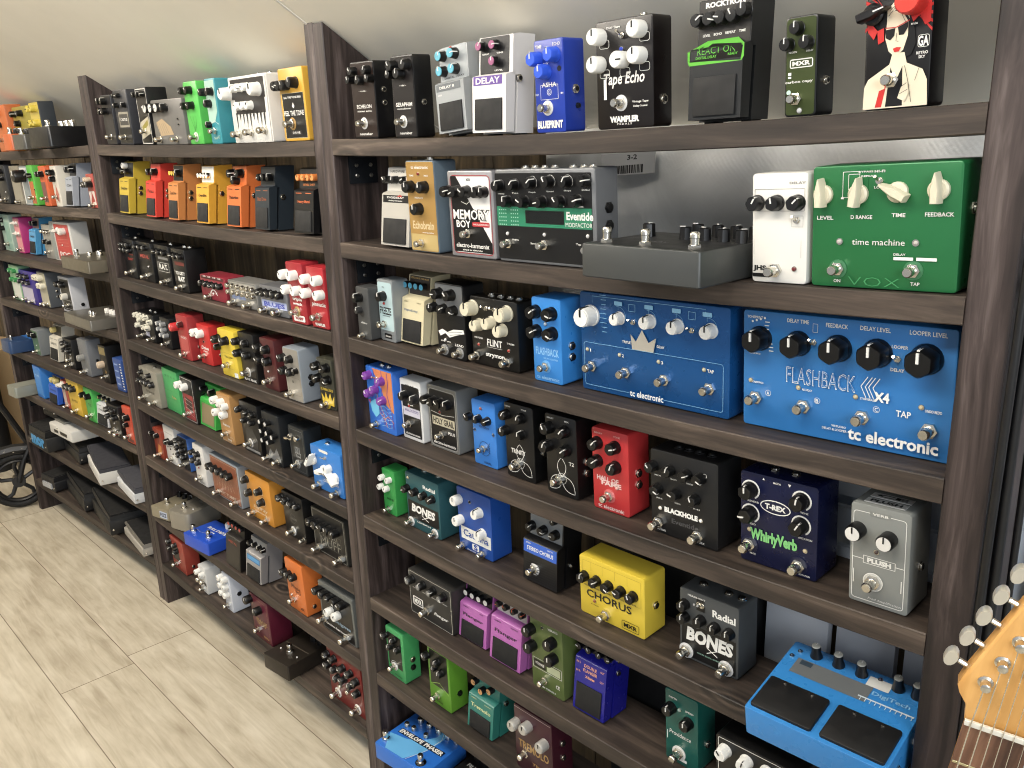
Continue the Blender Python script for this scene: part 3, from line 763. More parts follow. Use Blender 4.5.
posts = [(-.0150+.0064*k, .034+.0195*k) for k in range(6)]; PD = (-.95, .31)
for k, (px_, py_) in enumerate(posts):
    mb = MB(); mb.lathe([(.0052, 0), (.0052, .001), (.0036, .0022), (.0034, .009), (.0024, .0095)], 'ch', 16, ax='z', o=(px_, py_, 0) if sgn > 0 else (px_, py_, 0))
    if sgn < 0: mb.v = [(x, y, -z) for x, y, z in mb.v]
    gpart(mb, 'string_post')
    mb = MB(); P0 = (px_+PD[0]*.008, py_+PD[1]*.008); P1 = (px_+PD[0]*.020, py_+PD[1]*.020); cxp, cyp = px_+PD[0]*.0255, py_+PD[1]*.0255
    mb.tube([(P0[0], P0[1], -.008*sgn), (P1[0], P1[1], -.008*sgn)], .0022, 'ch', 8)
    c_ = [(cxp+PD[0]*.0046*cos(t)-PD[1]*.0072*sin(t), cyp+PD[1]*.0046*cos(t)+PD[0]*.0072*sin(t)) for t in [2*PI*j/14 for j in range(14)]]
    mb.loft([[(cxp+(x-cxp)*.9, cyp+(y-cyp)*.9, -.0125*sgn) for x, y in c_], [(x, y, -.010*sgn) for x, y in c_], [(x, y, -.005*sgn) for x, y in c_], [(cxp+(x-cxp)*.9, cyp+(y-cyp)*.9, -.0035*sgn) for x, y in c_]], 'd8d2c4*.3*.7'); gpart(mb, 'tuning_peg')
    nxs = -.0172+.0069*k
    mb = MB(); mb.tube([(px_, py_, .004*sgn), (nxs, .001, .0075*sgn), (nxs*1.5, -.66, .011*sgn)], .00020+.00006*(5-k), 'd8d4ca*.25*1', 6); gpart(mb, 'string')
mb = MB(); mb.box(-.006, .006, -.005, .005, min(0, .006*sgn), max(0, .006*sgn), 'ch', .002); o = gpart(mb, 'string_tree'); o.matrix_basis = GL_ @ Matrix.Translation((.012, .052, 0))
body = [(-.03, -.40), (-.06, -.37), (-.10, -.365), (-.135, -.40), (-.14, -.45), (-.115, -.51), (-.12, -.57), (-.15, -.63), (-.155, -.70), (-.12, -.765), (-.05, -.80), (.04, -.80), (.12, -.775), (.16, -.72), (.158, -.64), (.125, -.57), (.11, -.51), (.125, -.455), (.12, -.42), (.09, -.43), (.065, -.465), (.03, -.45)]
mb = MB(); extr(body, -.042*sgn, -.004*sgn, 'c9a15a*.3', mb, .004); gpart(mb, 'body')
mb = MB(); mb.box(-.04, .04, -.70, -.60, min(-.004*sgn, .008*sgn), max(-.004*sgn, .008*sgn), 'ch', .002); gpart(mb, 'bridge')
lowz = min((GM @ Vector((x, y, z)))[2] for x, y in body for z in (-.042*sgn, -.004*sgn))
bc = GM @ Vector((0, -.79, -.02*sgn))
st = empty('guitar_stand', (bc.x, bc.y, 0)); tag(st, 'low black floor stand under the guitar body', 'guitar stand')
for dx_, dy_ in ((-.12, -.12), (.12, -.12), (0, .14)):
    mb = MB(); mb.tube([(0, 0, max(lowz-.012, .05)), (dx_, dy_, .008)], .008, '17171a*.4', 8); mb.build('leg', st)
mb = MB(); mb.box(-.10, .10, -.035, .035, max(lowz-.014, .04), max(lowz-.002, .05), '17171a*.5', .003); mb.build('cradle', st)
# ---------------------------------------------------------------- pedals: right bay
BL = '2f8fe0'
sp = 'f0efe9'
P('c11', 'box', '111012', [R(.03,.02,.97,.98,'33221c',.002), KG([.22,.80],[.88],7,st='d'), K(.5,.76,7,st='d'), K(.12,.77,6,st='m'), K(.92,.77,6,st='m'), T('ECHELON',.5,.42,.62,.05), T('stereo echo',.5,.36,.6,.025), T('neunaber',.5,.06,.55,.035), T('- mode -',.5,.62,.35,.02), F(.45,.2,'d8d8d8'), J('r',.45,.63,5), J('r',.45,.46,5)], 'black two-jack pedal with brown speckled face, far left', d=.036)
P('c12', 'box', '111012', [R(.03,.02,.97,.98,'241e1f',.002), KG([.2,.80],[.88],8,st='d'), K(.5,.78,8,st='d'), K(.1,.78,6,st='m'), T('SERAPHIM',.5,.41,.72,.05), T('mono shimmer',.5,.36,.62,.022), T('neunaber',.5,.06,.55,.035), T('- mix -',.5,.64,.3,.02), F(.42,.2,'d8d8d8'), J('r',.45,.43,5)], 'black one-jack pedal with dark face, second from left', d=.036)
P('c13', 'compact', 'a4a8aa*.35*.4', [R(.04,.62,.96,.99,'9a9fa1*.4*.3',.002), KG([.17,.60],[.90,.73],7,cap='5fb3c9'), T('DELAY 8',.42,.555,.5,.03), R(.04,.50,.9,.58,'6f7477'), T('ON',.15,.46,.14,.02), T('DELAY 8',.42,.54,.52,.03), L(.45,.97), T('DIGITAL DELAY',.5,.65,.7,.02,'bk')], 'silver slanted pedal with pale blue knob caps', d=.05, spl=.6, sh_=.03, roll=-5)
P('c14', 'compact', 'e4e0dc', [R(.04,.62,.90,.98,'19181b',.002), KG([.12,.52],[.90],6,cap='a85f86'), K(.52,.74,6,cap='a85f86'), R(.04,.505,.90,.595,'67479c'), T('DELAY',.47,.55,.72,.062), T('REPEAT',.2,.82,.2,.016), T('TIME',.62,.82,.2,.016), T('LEVEL',.6,.65,.24,.016), J('r',.45,.56,6)], 'white pedal with pink knob caps and purple DELAY strip', d=.056, spl=.6, sh_=.06)
P('c15', 'box', '1f3fae*.3', [K(.14,.80,9,'2a5ae0','d',line='wh'), K(.72,.83,9,'2a5ae0','d'), K(.40,.66,9,'2a5ae0','d'), L(.45,.9,'20242c'), DC(.15,.66,3.5,'bk'), DC(.85,.68,3.5,'bk'), T('TIME',.18,.93,.22,.035), T('ECHO',.78,.94,.25,.035), T('MIX',.42,.74,.18,.03), T('ASHA',.5,.52,.5,.05), O(.2,.36,.8,.52,.5,sp,.001), A(.5,.44,4,.6,sp,0,360), A(.5,.44,2,.5,sp,0,360), T('OUT',.08,.42,.12,.02), T('IN',.93,.42,.08,.02), T('BLUEPRINT',.5,.09,.86,.085,b=.05), F(.42,.27,'d8d8d8'), J('r',.5,.46,6.5), J('r',.6,.28,4,'20242c')], 'deep blue pedal with translucent blue knobs and BLUEPRINT lettering', d=.04)
P('c16', 'box', '1d1615*.3', [K(.10,.86,9,sp,'s',line='bk'), K(.80,.88,9,sp,'s',line='bk'), K(.08,.61,9,sp,'s',line='bk'), K(.50,.63,9,sp,'s',line='bk',a=90), K(.80,.65,9,sp,'s',line='bk'), [O(u-.09,v-.13,u+.09,v-.05,.6,sp,.003) for u,v in ((.16,.88),(.86,.90),(.16,.61),(.52,.61),(.86,.64))], G(.48,.85), T('Dual Tape',.33,.93,.24,.025), L(.47,.73,'2040c0'), T('Tape Echo',.5,.45,.72,.14,b=.02,sh=.25), R(.14,.28,.19,.47,sp), T('Vintage Tape',.78,.24,.28,.025), T('Delay Sound',.78,.20,.24,.025), T('WAMPLER',.5,.09,.52,.06,b=.06), T('P E D A L S',.5,.045,.26,.018), F(.44,.24,'d8d8d8'), J('r',.5,.25,6.5), J('t',.72,.4,6.5)], 'dark brown pedal with five white knobs and Tape Echo script')
P('c17', 'compact', '232527', [R(.02,.62,.98,.99,'3a3734*.35*.4',.002), KG([.05,.28,.50,.72],[.83],7), K(.9,.86,7), T('ROCKTRON',.5,.945,.74,.045,b=.05), T('LEVEL    ECHO    REPEAT    TIME',.5,.71,.8,.02), PG([(-.05,.58),(-.04,.50),(-.01,.47),(.98,.47),(1.02,.50),(1.02,.60),(.78,.665),(.2,.665)],'58b32c'), PG([(0,.565),(0,.50),(.97,.50),(.97,.60),(.76,.645),(.22,.645)],'bk'), T('REACTION',.5,.575,.72,.055,'58b32c',.0), T('DIGITAL DELAY',.32,.525,.4,.022,'58b32c'), T('READY',.82,.53,.18,.02,'58b32c')], 'large black pedal with green bordered plate above rubber treadle', d=.06, spl=.6, sh_=.06)
P('c18', 'box', '3d4a1c*.4*.3', [K(.42,.88,6,st='f'), K(.12,.73,6), K(.72,.73,6), R(.16,.49,.88,.58,sp,.002), R(.19,.5,.85,.57,'3d4a1c'), T('MXR',.52,.535,.56,.045,b=.04), T('carbon copy',.46,.35,.86,.035), T('REGEN',.25,.65,.25,.018), T('DELAY',.78,.65,.22,.018), R(.12,.42,.22,.45,sp), R(.12,.39,.22,.41,sp), F(.38,.18,None,.9), L(.5,.06,'dddddd'), DC(.15,.25,2.4,'b9d6cc'), J('r',.45,.35,5)], 'slim olive green pedal with three black knobs', side='161a1c', d=.038)
# illustrated pedal
skin = 'e9dcc0'; red = 'd0231c'
ray = [PG([(.72,.72),(1.0,.55+.06*i),(1.0,.575+.06*i)],red) for i in range(6)]+[PG([(.3,.75),(0,.60+.07*i),(0,.63+.07*i)],red) for i in range(6)]
P('c19', 'box', '141214', [ray, PG([(.56,.98),(.98,.98),(.98,.62),(.9,.6),(.82,.68),(.7,.62),(.62,.74)],red), PG([(.02,.7),(.1,.66),(.2,.6),(.14,.54),(.05,.6)],red),
 PG([(.30,.44),(.22,.56),(.24,.68),(.34,.78),(.46,.8),(.64,.74),(.74,.62),(.78,.48),(.72,.40),(.5,.36)],'bk'),
 PG([(.01,.01),(.99,.01),(.97,.2),(.9,.28),(.66,.34),(.62,.42),(.44,.42),(.40,.34),(.08,.24),(.02,.18)],skin),
 PG([(.42,.32),(.5,.2),(.60,.32),(.62,.02),(.36,.02)],'bk'), PG([(.2,.02),(.3,.24),(.38,.22),(.30,.02)],red), PG([(.20,.20),(.36,.24),(.34,.16),(.22,.14)],skin),
 PG([(.34,.66),(.32,.54),(.38,.44),(.49,.385),(.60,.44),(.66,.54),(.66,.64),(.56,.73),(.42,.73)],skin),
 PG([(.34,.66),(.42,.73),(.56,.75),(.68,.66),(.62,.78),(.46,.81),(.34,.75)],'f3ead2'), ST([(.36,.7),(.48,.77),(.62,.73)],.5,'bk'), ST([(.38,.74),(.5,.79),(.6,.77)],.4,'bk'), ST([(.5,.74),(.56,.70),(.64,.62)],.4,'bk'),
 PG([(.33,.60),(.33,.54),(.40,.52),(.46,.55),(.47,.605)],'bk'), PG([(.51,.61),(.53,.55),(.60,.55),(.66,.60),(.66,.64)],'bk'), ST([(.32,.615),(.47,.61),(.51,.615),(.68,.65)],.8,red), PG([(.20,.60),(.30,.62),(.31,.52),(.22,.5)],red),
 PG([(.45,.455),(.50,.463),(.57,.46),(.54,.43),(.47,.428)],red), ST([(.5,.57),(.49,.51),(.53,.505)],.4,'bk'),
 PG([(.55,.08),(.60,.16),(.68,.2),(.72,.12),(.66,.05)],skin), ST([(.56,.15),(.68,.19)],.4,'bk'), ST([(.58,.11),(.70,.14)],.4,'bk'), ST([(.64,.32),(.70,.20),(.76,.04)],.5,'bk'), ST([(.86,.3),(.80,.2)],.4,'bk'),
 T('GA',.90,.485,.15,.075,sp,.03), O(.82,.44,.985,.53,.4,sp,.002), T('RETRO',.89,.40,.17,.022), T('SKY',.89,.37,.10,.022), T('mix',.76,.62,.10,.018), T('time',.2,.86,.12,.02), T('repeats',.86,.97,.2,.02),
 K(.13,.73,9,'1c1a1e','c',line=sp,a=75), K(.74,.78,11,'d8281e','s',cap='e03a2a',line=sp,a=-50), K(.14,.94,7,'1c1a1e','s',line=sp), G(.45,.93), F(.44,.22,None)], 'tall pedal with painted woman in red glasses', d=.037)
P('c21', 'compact', 'b9b4aa', [R(.04,.62,.96,.99,'c9c4ba',.001), KG([.06,.34,.66],[.80],6,st='m'), K(.9,.80,6,st='m'), T('HARDWIRE',.35,.93,.5,.03,'bk'), T('DELAY',.8,.93,.3,.03,'bk'), R(.05,.50,.95,.58,'1c1b1d'), T('DIGIDELAY',.5,.555,.6,.025), T('delay/looper',.5,.52,.5,.02), PG([(.55,.64),(.66,.67),(.74,.64)],'b03028')], 'small silver pedal with black plate, leftmost against the upright', d=.045, side='a3a7ad*.4*.2')
P('c22', 'box', 'a58040*.35*.2', [K(.18,.72,9,st='d'), K(.66,.72,9,st='d'), K(.42,.48,9,st='d'), T('tc electronic',.5,.93,.6,.035), R(.04,.02,.96,.20,'bda466'), T('Echobrain',.5,.30,.74,.09,'dcc79a'), T('TIME',.2,.84,.16,.018), T('MIX',.72,.84,.14,.018), T('FEEDBACK',.42,.60,.3,.018), T('analog delay',.66,.22,.4,.018), F(.42,.10,None), L(.45,.86,'902018'), J('t',.5,.5,7)], 'gold pedal with three black knobs and Echobrain lettering', side='5c6c78', face='a58040*.35*.2', d=.045)
P('c23', 'box', '98979a*.35*.5', [O(.06,.04,.95,.95,1.1,'a8242c',.007), R(.085,.055,.925,.935,'e8e6e2',.006), PG([(.09,.94),(.2,.94),(.93,.18),(.93,.06),(.09,.06)],'bk'), R(.08,.06,.18,.94,'bk'), KG([.03,.24,.46,.72],[.765],8), K(.84,.765,7), T('xo',.48,.9,.1,.03,'bk'), T('MEMORY',.50,.50,.83,.135,'bk',.09), T('MEMORY',.50,.50,.80,.115,sp,.02), T('BOY',.32,.39,.32,.085,sp,.02), R(.52,.365,.9,.42,'b8242c',.002), T('ANALOG ECHO/CHORUS',.71,.392,.34,.02), ST([(.3,.65),(.42,.62),(.5,.66)],.8,sp), F(.42,.28,None), T('electro-harmonix',.5,.14,.74,.055), T('MADE IN NYC USA',.5,.085,.45,.018)], 'silver pedal with red outline and MEMORY BOY lettering', d=.045)
kn = [K(u,v,7.5,st='f',a=a) for u,v,a in ((.06,.83,20),(.22,.84,40),(.40,.86,50),(.58,.87,-30),(.75,.87,30),(.92,.88,80),(.14,.66,0),(.32,.66,-60),(.50,.665,-100),(.68,.67,-40),(.84,.68,70))]
P('c24', 'box', '77797c*.4*.5', [R(.0,.03,.965,.96,'151517',.002), R(.005,.395,.96,.605,'1f7f5c'), R(.31,.43,.70,.57,'0a0c0b'), R(.33,.445,.68,.555,'131a16*.2'), kn, [A(u,v,9,.5,sp) for u,v in ((.40,.86),(.58,.87),(.75,.87))], T('Eventide',.85,.525,.25,.085,sp,.03), T('MODFACTOR',.84,.435,.25,.045,sp,.0), [T('- - - -',u,v,.08,.012,'a6d9c0') for u in (.07,.2) for v in (.57,.53,.49,.45,.41)], [T(s,u,v,.07,.018) for s,u,v in (('Intensity',.07,.74),('Type',.22,.75),('Depth',.4,.76),('Speed',.58,.77),('Shape',.75,.78),('D-Mod',.92,.79),('X Knob',.32,.625),('Mod Rate',.68,.625),('Mod Source',.86,.625))], F(.12,.20,None), F(.5,.21,None), F(.94,.20,None), L(.11,.31,'dddddd'), L(.5,.32,'dddddd'), L(.92,.33,'dddddd'), T('Active',.2,.25,.07,.02), T('Slow/Fast',.41,.22,.1,.02), T('Tap',.84,.24,.05,.025), [J('t',u,.4,6) for u in (.24,.34,.44,.54,.72,.82,.90)], J('r',.55,.60,8,'bk'), J('r',.55,.42,8,'bk')], 'wide black pedal with green display band and eleven knobs', d=.045)
P('c26', 'box', 'e9e6de*.4', [O(.05,.66,.95,.86,.4,'8b8983',.001), T('DELAY',.82,.91,.28,.022,'8b8983'), K(.10,.735,8,'1c1c1f','d',line=sp,a=30), K(.46,.735,8,'1c1c1f','d',line=sp,a=-10), K(.83,.735,8,'1c1c1f','d',line=sp,a=45), O(.72,.52,.93,.62,.3,'8b8983',.0005), G(.82,.58), T('JHS',.15,.13,.24,.06,'bk',.04), R(.02,.05,.28,.085,'bk'), F(.44,.12,None,1.1), L(.79,.14,'7a2020'), R(.04,.26,.045,.4,'aaa59c'), R(.9,.24,.905,.4,'aaa59c')], 'white minimalist pedal with three black knobs in a row', d=.04)
gk = 'ded6bb'
P('c27', 'box', '1d6b3a*.3*.2', [K(.085,.77,9,gk,'c',line=gk,a=0), K(.335,.77,9,gk,'c',line=gk,a=10), K(.60,.78,9,gk,'c',line=gk,a=-60), K(.86,.79,9,gk,'c',line=gk,a=0), [O(a,b,.34,c,.5,sp,.001) for a,b,c in ((.22,.74,.95),(.26,.80,.93))], R(.34,.74,.40,.97,'1d6b3a*.3*.2'), R(.21,.73,.23,.745,sp), T('BYPASS',.38,.945,.1,.014), T('REPEAT',.40,.91,.1,.014), G(.475,.87), T('HI-FI',.475,.945,.07,.02), T('LO-FI',.475,.82,.07,.02), T('LEVEL',.10,.58,.12,.032), T('D RANGE',.36,.585,.15,.032), T('TIME',.61,.60,.09,.03), T('FEEDBACK',.87,.605,.18,.032), T('time machine',.48,.385,.36,.05,b=.0), DC(.21,.385,3.4,'ch'), DC(.73,.385,3.4,'ch'), L(.21,.385,'c9c0b8'), L(.73,.385,'c9c0b8'), R(.59,.245,.72,.27,sp), R(.74,.245,.87,.27,sp), T('DELAY',.63,.29,.08,.018), F(.20,.155,'3f7f55'), F(.72,.165,'3f7f55'), T('ON',.2,.055,.05,.028), T('TAP',.74,.06,.06,.028), T('VOX',.46,.06,.36,.075,'3f9a5c',-.02), J('r',.5,.63,6)], 'wide green pedal with four cream pointer knobs', d=.06)
th = P('c28', 'box', '4d4f4e*.4*.5', [R(.02,.06,.98,.96,'2b2c2d*.4*.3'), KG([.50,.66,.81,.95],[.62],7,st='m'), KG([.46,.63,.78,.93],[.86],7,st='m'), K(.15,.66,7.5,st='m'), F(.12,.16,None,1.1), F(.46,.16,None,1.1), F(.86,.16,None,1.1), T('DELAY',.42,.36,.2,.05,'8d8f8f'), T('strymon',.14,.5,.16,.03,'8d8f8f')], 'grey metal pedal lying flat with nine black knobs', lay=(.722, -.072, 1.190, .168, .152, .040, 0), label='dark grey metal pedal lying flat with nine tall black knobs, second shelf, right bay')
# third shelf
P('c31', 'box', '4c4d4d', [K(.35,.80,8), K(.3,.56,6,'3a3a3b'), T('ditto',.5,.32,.5,.035), F(.4,.08,None,.8), DC(.4,.5,7,'3a3b3c'), J('r',.5,.3,5)], 'tiny dark grey one-knob pedal against the upright', d=.032)
P('c32', 'box', '8f9496*.35*.4', [R(.05,.18,.95,.96,'b8d2d6',.004), K(.42,.74,8), L(.42,.62,'c02020'), T('FREEZE',.46,.50,.74,.12,'bk',.03), T('sound retainer',.5,.42,.5,.025,'bk'), F(.36,.28,None,1.0), R(.3,.05,.76,.13,'bk'), T('ehx nano',.53,.09,.36,.035), T('VOL',.42,.88,.16,.03,'bk')], 'silver and pale blue pedal with FREEZE lettering', d=.036)
P('c33', 'compact', 'd9cda6', [R(.05,.63,.97,.97,'3c2e20',.001), KG([.02,.26,.50,.75],[.80],5.5,'1a1a1c','s',cap='4fb0d4',line='4fb0d4'), T('LEVEL F.BACK TIME MODE',.5,.93,.8,.025,'c9a35a'), T('DigitalDelay',.42,.44,.62,.04,'6b7a8f'), T('CHECK',.2,.55,.2,.018,'6b6040'), T('DELAY',.78,.55,.2,.018,'6b6040')], 'cream compact pedal with four sky blue knobs', d=.056)
P('c34', 'box', '141416', [R(.03,.6,.97,.98,'6a6c6e*.4*.3',.002), KG([.2,.62],[.86],9,st='d'), KG([-.02,.33,.68],[.66],8,st='d'), PG([(.05,.34),(.2,.38),(.38,.35),(.6,.40),(.95,.42),(.97,.37),(.7,.33),(.45,.28),(.3,.33),(.12,.28)],sp), ST([(.4,.35),(.9,.39)],.6,'bk'), ST([(.45,.31),(.85,.36)],.5,'bk'), T('ampTone',.3,.22,.35,.03), F(.24,.10,'8c8c8c'), F(.78,.10,'8c8c8c'), L(.3,.24,'dddddd'), T('LEAD',.78,.20,.3,.03)], 'black pedal with white guitar drawing and five black knobs', d=.045)
P('c35', 'box', '191714*.3', [K(.07,.83,11,gk,'f',line='bk'), K(.80,.83,11,gk,'f',line='bk'), K(.20,.60,9,gk,'f',line='bk'), K(.46,.66,9,gk,'f',line='bk'), K(.70,.58,9,gk,'f',line='bk'), G(.36,.85), G(.54,.85), T('FLINT',.50,.36,.32,.10,sp,.02), T('strymon',.50,.17,.40,.075,sp,.03), ST([(.34,.29),(.66,.29)],.4,sp), F(.12,.13,None,1.1), F(.78,.13,None,1.1), L(.16,.3,'b03020'), L(.80,.30,'b03020'), T('REVERB',.16,.40,.18,.025), T('TREM',.84,.40,.15,.025), [J('t',u,.5,6) for u in (.3,.5,.7,.88)]], 'black pedal with five cream knobs and FLINT lettering')
P('c36', 'box', '2b87d8*.3', [KG([.17,.72],[.83,.60],9.5,st='d'), T('FLASHBACK',.5,.37,.80,.09,'8cc4f2'), T('DELAY & LOOPER',.62,.29,.5,.02,'8cc4f2'), T('tc electronic',.5,.055,.78,.045,'8cc4f2'), L(.48,.70,'c8d8e8'), F(.44,.19,'5aa4e4'), J('r',.45,.44,7), J('r',.45,.31,7)], 'narrow bright blue pedal with four black knobs and two side jacks', d=.047)
tb = '8cc8ee'
P('c37', 'box', '0e5290*.28*.3', [K(.085,.77,13,sp,'f',line='bk'), K(.295,.78,8,sp,'f',line='bk'), K(.505,.79,8.5,sp,'f',line='bk'), K(.685,.78,8.5,sp,'f',line='bk'), K(.89,.78,8.5,sp,'f',line='bk'), [R(.155+.01*math.cos(k),.62+.045*k,.20,.625+.045*k,tb) for k in range(9)], [A(u,.80,13,.4,tb,-30,100) for u in (.285,.495,.67,.875)],
 ST([(.10,.90),(.10,.965),(.86,.965),(.86,.90)],.5,tb), [R(u-.028,.90,u+.028,.94,tb,.001) for u in (.29,.50,.68,.87)], [ST([(u,.90),(u,.86)],.4,tb) for u in (.29,.50,.68,.87)], O(.365,.86,.41,.93,.5,tb,.0005), O(.755,.86,.80,.93,.5,tb,.0005), G(.39,.76), G(.775,.76),
 PG([(.385,.50),(.375,.645),(.412,.58),(.455,.70),(.498,.585),(.55,.64),(.53,.50)],'b9b4a8*.4*.4'), T('TRIPLE',.345,.56,.06,.025), T('DELAY',.58,.565,.05,.025), O(.03,.06,.97,.50,.5,tb,.004), R(.36,.03,.60,.08,'0e5290*.28*.3'), T('tc electronic',.48,.065,.23,.065,sp,.02), [F(u,.255,None,1.15) for u in (.085,.335,.60,.885)], [L(u,.42,'c9c0a0') for u in (.05,.29,.56,.85)], [T(s,u,.42,w_,.03) for s,u,w_ in (('1',.08,.008),('2',.32,.012),('3',.59,.012),('TAP',.895,.04))], [J('t',u,.5,6) for u in (.08,.15,.22,.30,.52,.58,.64,.70,.80,.88,.95)]], 'wide dark blue pedal with white knobs and silver crown', d=.05)
P('c38', 'box', '2578bf*.33', [K(.095,.77,13.5,st='d'), K(.295,.765,13.5,st='d'), K(.49,.765,14,st='d'), K(.67,.765,14.5,st='d'), K(.88,.765,15,st='d'), T('TONEPRINT',.065,.945,.085,.022), T('DELAY TIME',.29,.945,.11,.032), T('FEEDBACK',.48,.94,.105,.034), T('DELAY LEVEL',.655,.945,.135,.034), T('LOOPER LEVEL',.88,.95,.155,.034), T('LOOPER',.765,.83,.07,.026), G(.757,.74), T('DELAY',.76,.655,.06,.026), G(.37,.79), O(.365,.87,.39,.94,.4,sp,.0003),
 [R(.13+.012*math.cos(k*.5),.67+.03*k,.155+.012*math.cos(k*.5),.678+.03*k,sp) for k in range(9)], [DC(.055+.022*k,.91+.012*k,1.4,sp) for k in range(4)], T('ROOM MOD',.07,.64,.06,.014), T('FLASHBACK',.41,.50,.34,.135,sp,-.0), T('FLASHBACK',.41,.50,.335,.125,'2578bf*.33',-.02), [ST([(.635+k,.575),(.605+k,.495),(.63+k,.41)],.9,sp) for k in (0,.02,.035,.055)], T('X4',.70,.43,.07,.08,sp,.04),
 [F(u,v,None,1.2) for u,v in ((.075,.255),(.33,.25),(.615,.245),(.91,.235))], [L(u,v,'c9b890') for u,v in ((.045,.40),(.30,.40),(.58,.40),(.87,.40))], [A(u,v,3.6,.4,sp,0,360) for u,v in ((.145,.315),(.40,.32),(.68,.33))], [T(s,u,v,.014,.03) for s,u,v in (('A',.145,.315),('B',.40,.32),('C',.68,.33))], T('ON/BYPASS',.09,.395,.06,.018), T('REC/PLAY',.35,.395,.05,.018), T('STOP/ERASE',.64,.40,.07,.018), T('TAP',.80,.33,.065,.05), T('UNDO REDO',.925,.385,.07,.022), T('VIRTUOSO',.51,.14,.07,.018), T('DELAY & LOOPER',.49,.11,.12,.02), T('tc electronic',.755,.105,.40,.10,sp,.03), [J('t',u,.5,6) for u in (.06,.13,.2,.3,.5,.55,.65,.85)]], 'widest bright blue pedal with FLASHBACK X4 lettering', d=.05)
# fourth shelf
og='d9824a'; pu='6a3494'
P('c41', 'box', '2f74d8', [PG([(.25,.98),(.97,.98),(.97,.35),(.7,.45),(.55,.7)],og), [ST([(.3+.1*k,.97),(.32+.1*k,.8),(.26+.1*k,.62),(.34+.1*k,.45),(.5+.08*k,.3),(.62+.06*k,.1)],1.8,c) for k,c in ((0,pu),(1,og),(3,pu),(5,pu))], PG([(.08,.42),(.30,.50),(.42,.42),(.42,.28),(.28,.2),(.14,.28)],'6fc4ea'), PG([(.02,.45),(.12,.48),(.1,.40)],'c43a6a'), ST([(.45,.3),(.6,.22),(.75,.28),(.95,.2)],1.5,og), [ST([(.5,.40-.06*k),(.62,.43-.06*k),(.75,.40-.06*k),(.9,.43-.06*k)],.7,'9ed6f0') for k in range(6)], KG([.15],[.86,.58],8,'7a3aa0','d',line=sp), KG([.62],[.82,.52],8,'7a3aa0','d',line=sp), K(.36,.66,8,'7a3aa0','d',line=sp), F(.30,.10,None), G(.42,.84), [J('t',u,.5,6) for u in (.35,.6)]], 'blue pedal with purple knobs and swirling orange bird painting', d=.036)
P('c42', 'box', 'dcdcda', [R(.08,.06,.92,.90,'121214',.003), K(.30,.74,8), K(.78,.72,8,'2a2a2c'), R(.1,.40,.9,.54,'c9c6d4'), T('ANALOG ECHO',.5,.49,.66,.045,'5a4a8a'), PG([(.35,.60),(.6,.62),(.6,.58),(.35,.57)],sp), L(.42,.57,'c02020'), T('electro-harmonix',.5,.10,.7,.04), F(.38,.27,None), T('DELAY',.5,.9,.4,.03,'bk')], 'white rimmed slim pedal with black panel', d=.03)
P('c43', 'box', '7b7b78*.4*.5', [R(.08,.05,.93,.93,'121214',.006), O(.06,.035,.95,.945,.6,'c8c6be',.007), KG([.04,.28,.52,.76],[.76],8), ST([(.1,.585),(.5,.555),(.9,.59)],1.0,'c8c6be'), R(.14,.38,.9,.52,'b9b29a'), T('HOLY GRAIL',.52,.45,.7,.1,'3a362e',.04), T('PLUS',.78,.30,.22,.05), T('electro-harmonix',.52,.10,.76,.05), F(.45,.24,None), L(.42,.6,'902020')], 'grey metal pedal with black panel and rubbed pale lettering', d=.05, side='8a8b88*.4*.5')
P('c44', 'box', '2f7fd6', [KG([-.05,.32,.70],[.72],6.5), L(.42,.88,'9a3030'), T('OCEAN',.5,.60,.4,.03,'173a6a'), ST([(.3,.64),(.5,.66),(.7,.64)],.6,'173a6a'), A(.48,.27,13,.8,'173a6a',0,360), [ST([(.2+.05*k,.18+.02*k),(.4,.30-.03*k),(.72,.22+.04*k)],.9,'173a6a') for k in range(5)], F(.45,.27,None,.9), T('PEARL',.6,.06,.3,.03,'173a6a'), L(.1,.53,'173a6a'), L(.9,.53,'173a6a')], 'light blue pedal with dark blue wave ring around its switch', d=.037)
def leaf(cx, cy, ang, ln, wd):
    pts = []
    for k in list(range(13))+list(range(11, 0, -1)):
        s_ = k/12; sd = 1 if len(pts) <= 12 else -1; x, y = ln*s_, sd*wd*math.sin(PI*s_)**.8; a_ = math.radians(ang)
        pts.append((cx+(x*cos(a_)-y*sin(a_))/.062, cy+(x*sin(a_)+y*cos(a_))/.122))
    return ST(pts, .8, sp, True)
tri = lambda cx,cy,s: [leaf(cx,cy+.03,90,.027*s,.008*s), leaf(cx,cy+.03,222,.032*s,.009*s), leaf(cx,cy+.03,318,.032*s,.009*s), A(cx,cy+.0,9,.5,sp,0,360)]
P('c45', 'box', '131314', [K(.10,.84,8,st='d',a=30), K(.62,.84,8,st='d',a=20), K(.05,.62,8,st='d'), K(.62,.62,7,'0c0c0d','f'), tri(.5,.22,1), T('TRINITY',.45,.37,.5,.06), T('DECAY',.15,.95,.2,.02), T('TONE',.7,.95,.18,.02), F(.42,.20,None,1.1), J('r',.45,.50,7), J('r',.45,.37,7)], 'black pedal with white knotwork emblem and TRINITY lettering', d=.047)
P('c46', 'box', '131314', [K(.16,.83,9,st='d',a=-30), K(.66,.83,9,st='d',a=40), K(.10,.60,9,st='d',a=20), K(.68,.60,9,st='d',a=50), tri(.5,.22,1.05), T('T2',.82,.44,.16,.045), T('DECAY',.2,.95,.22,.02), T('MIX',.72,.95,.14,.02), F(.42,.20,None,1.1), J('r',.45,.44,7), J('r',.45,.30,7)], 'black pedal with white knotwork emblem and T2 lettering', d=.047)
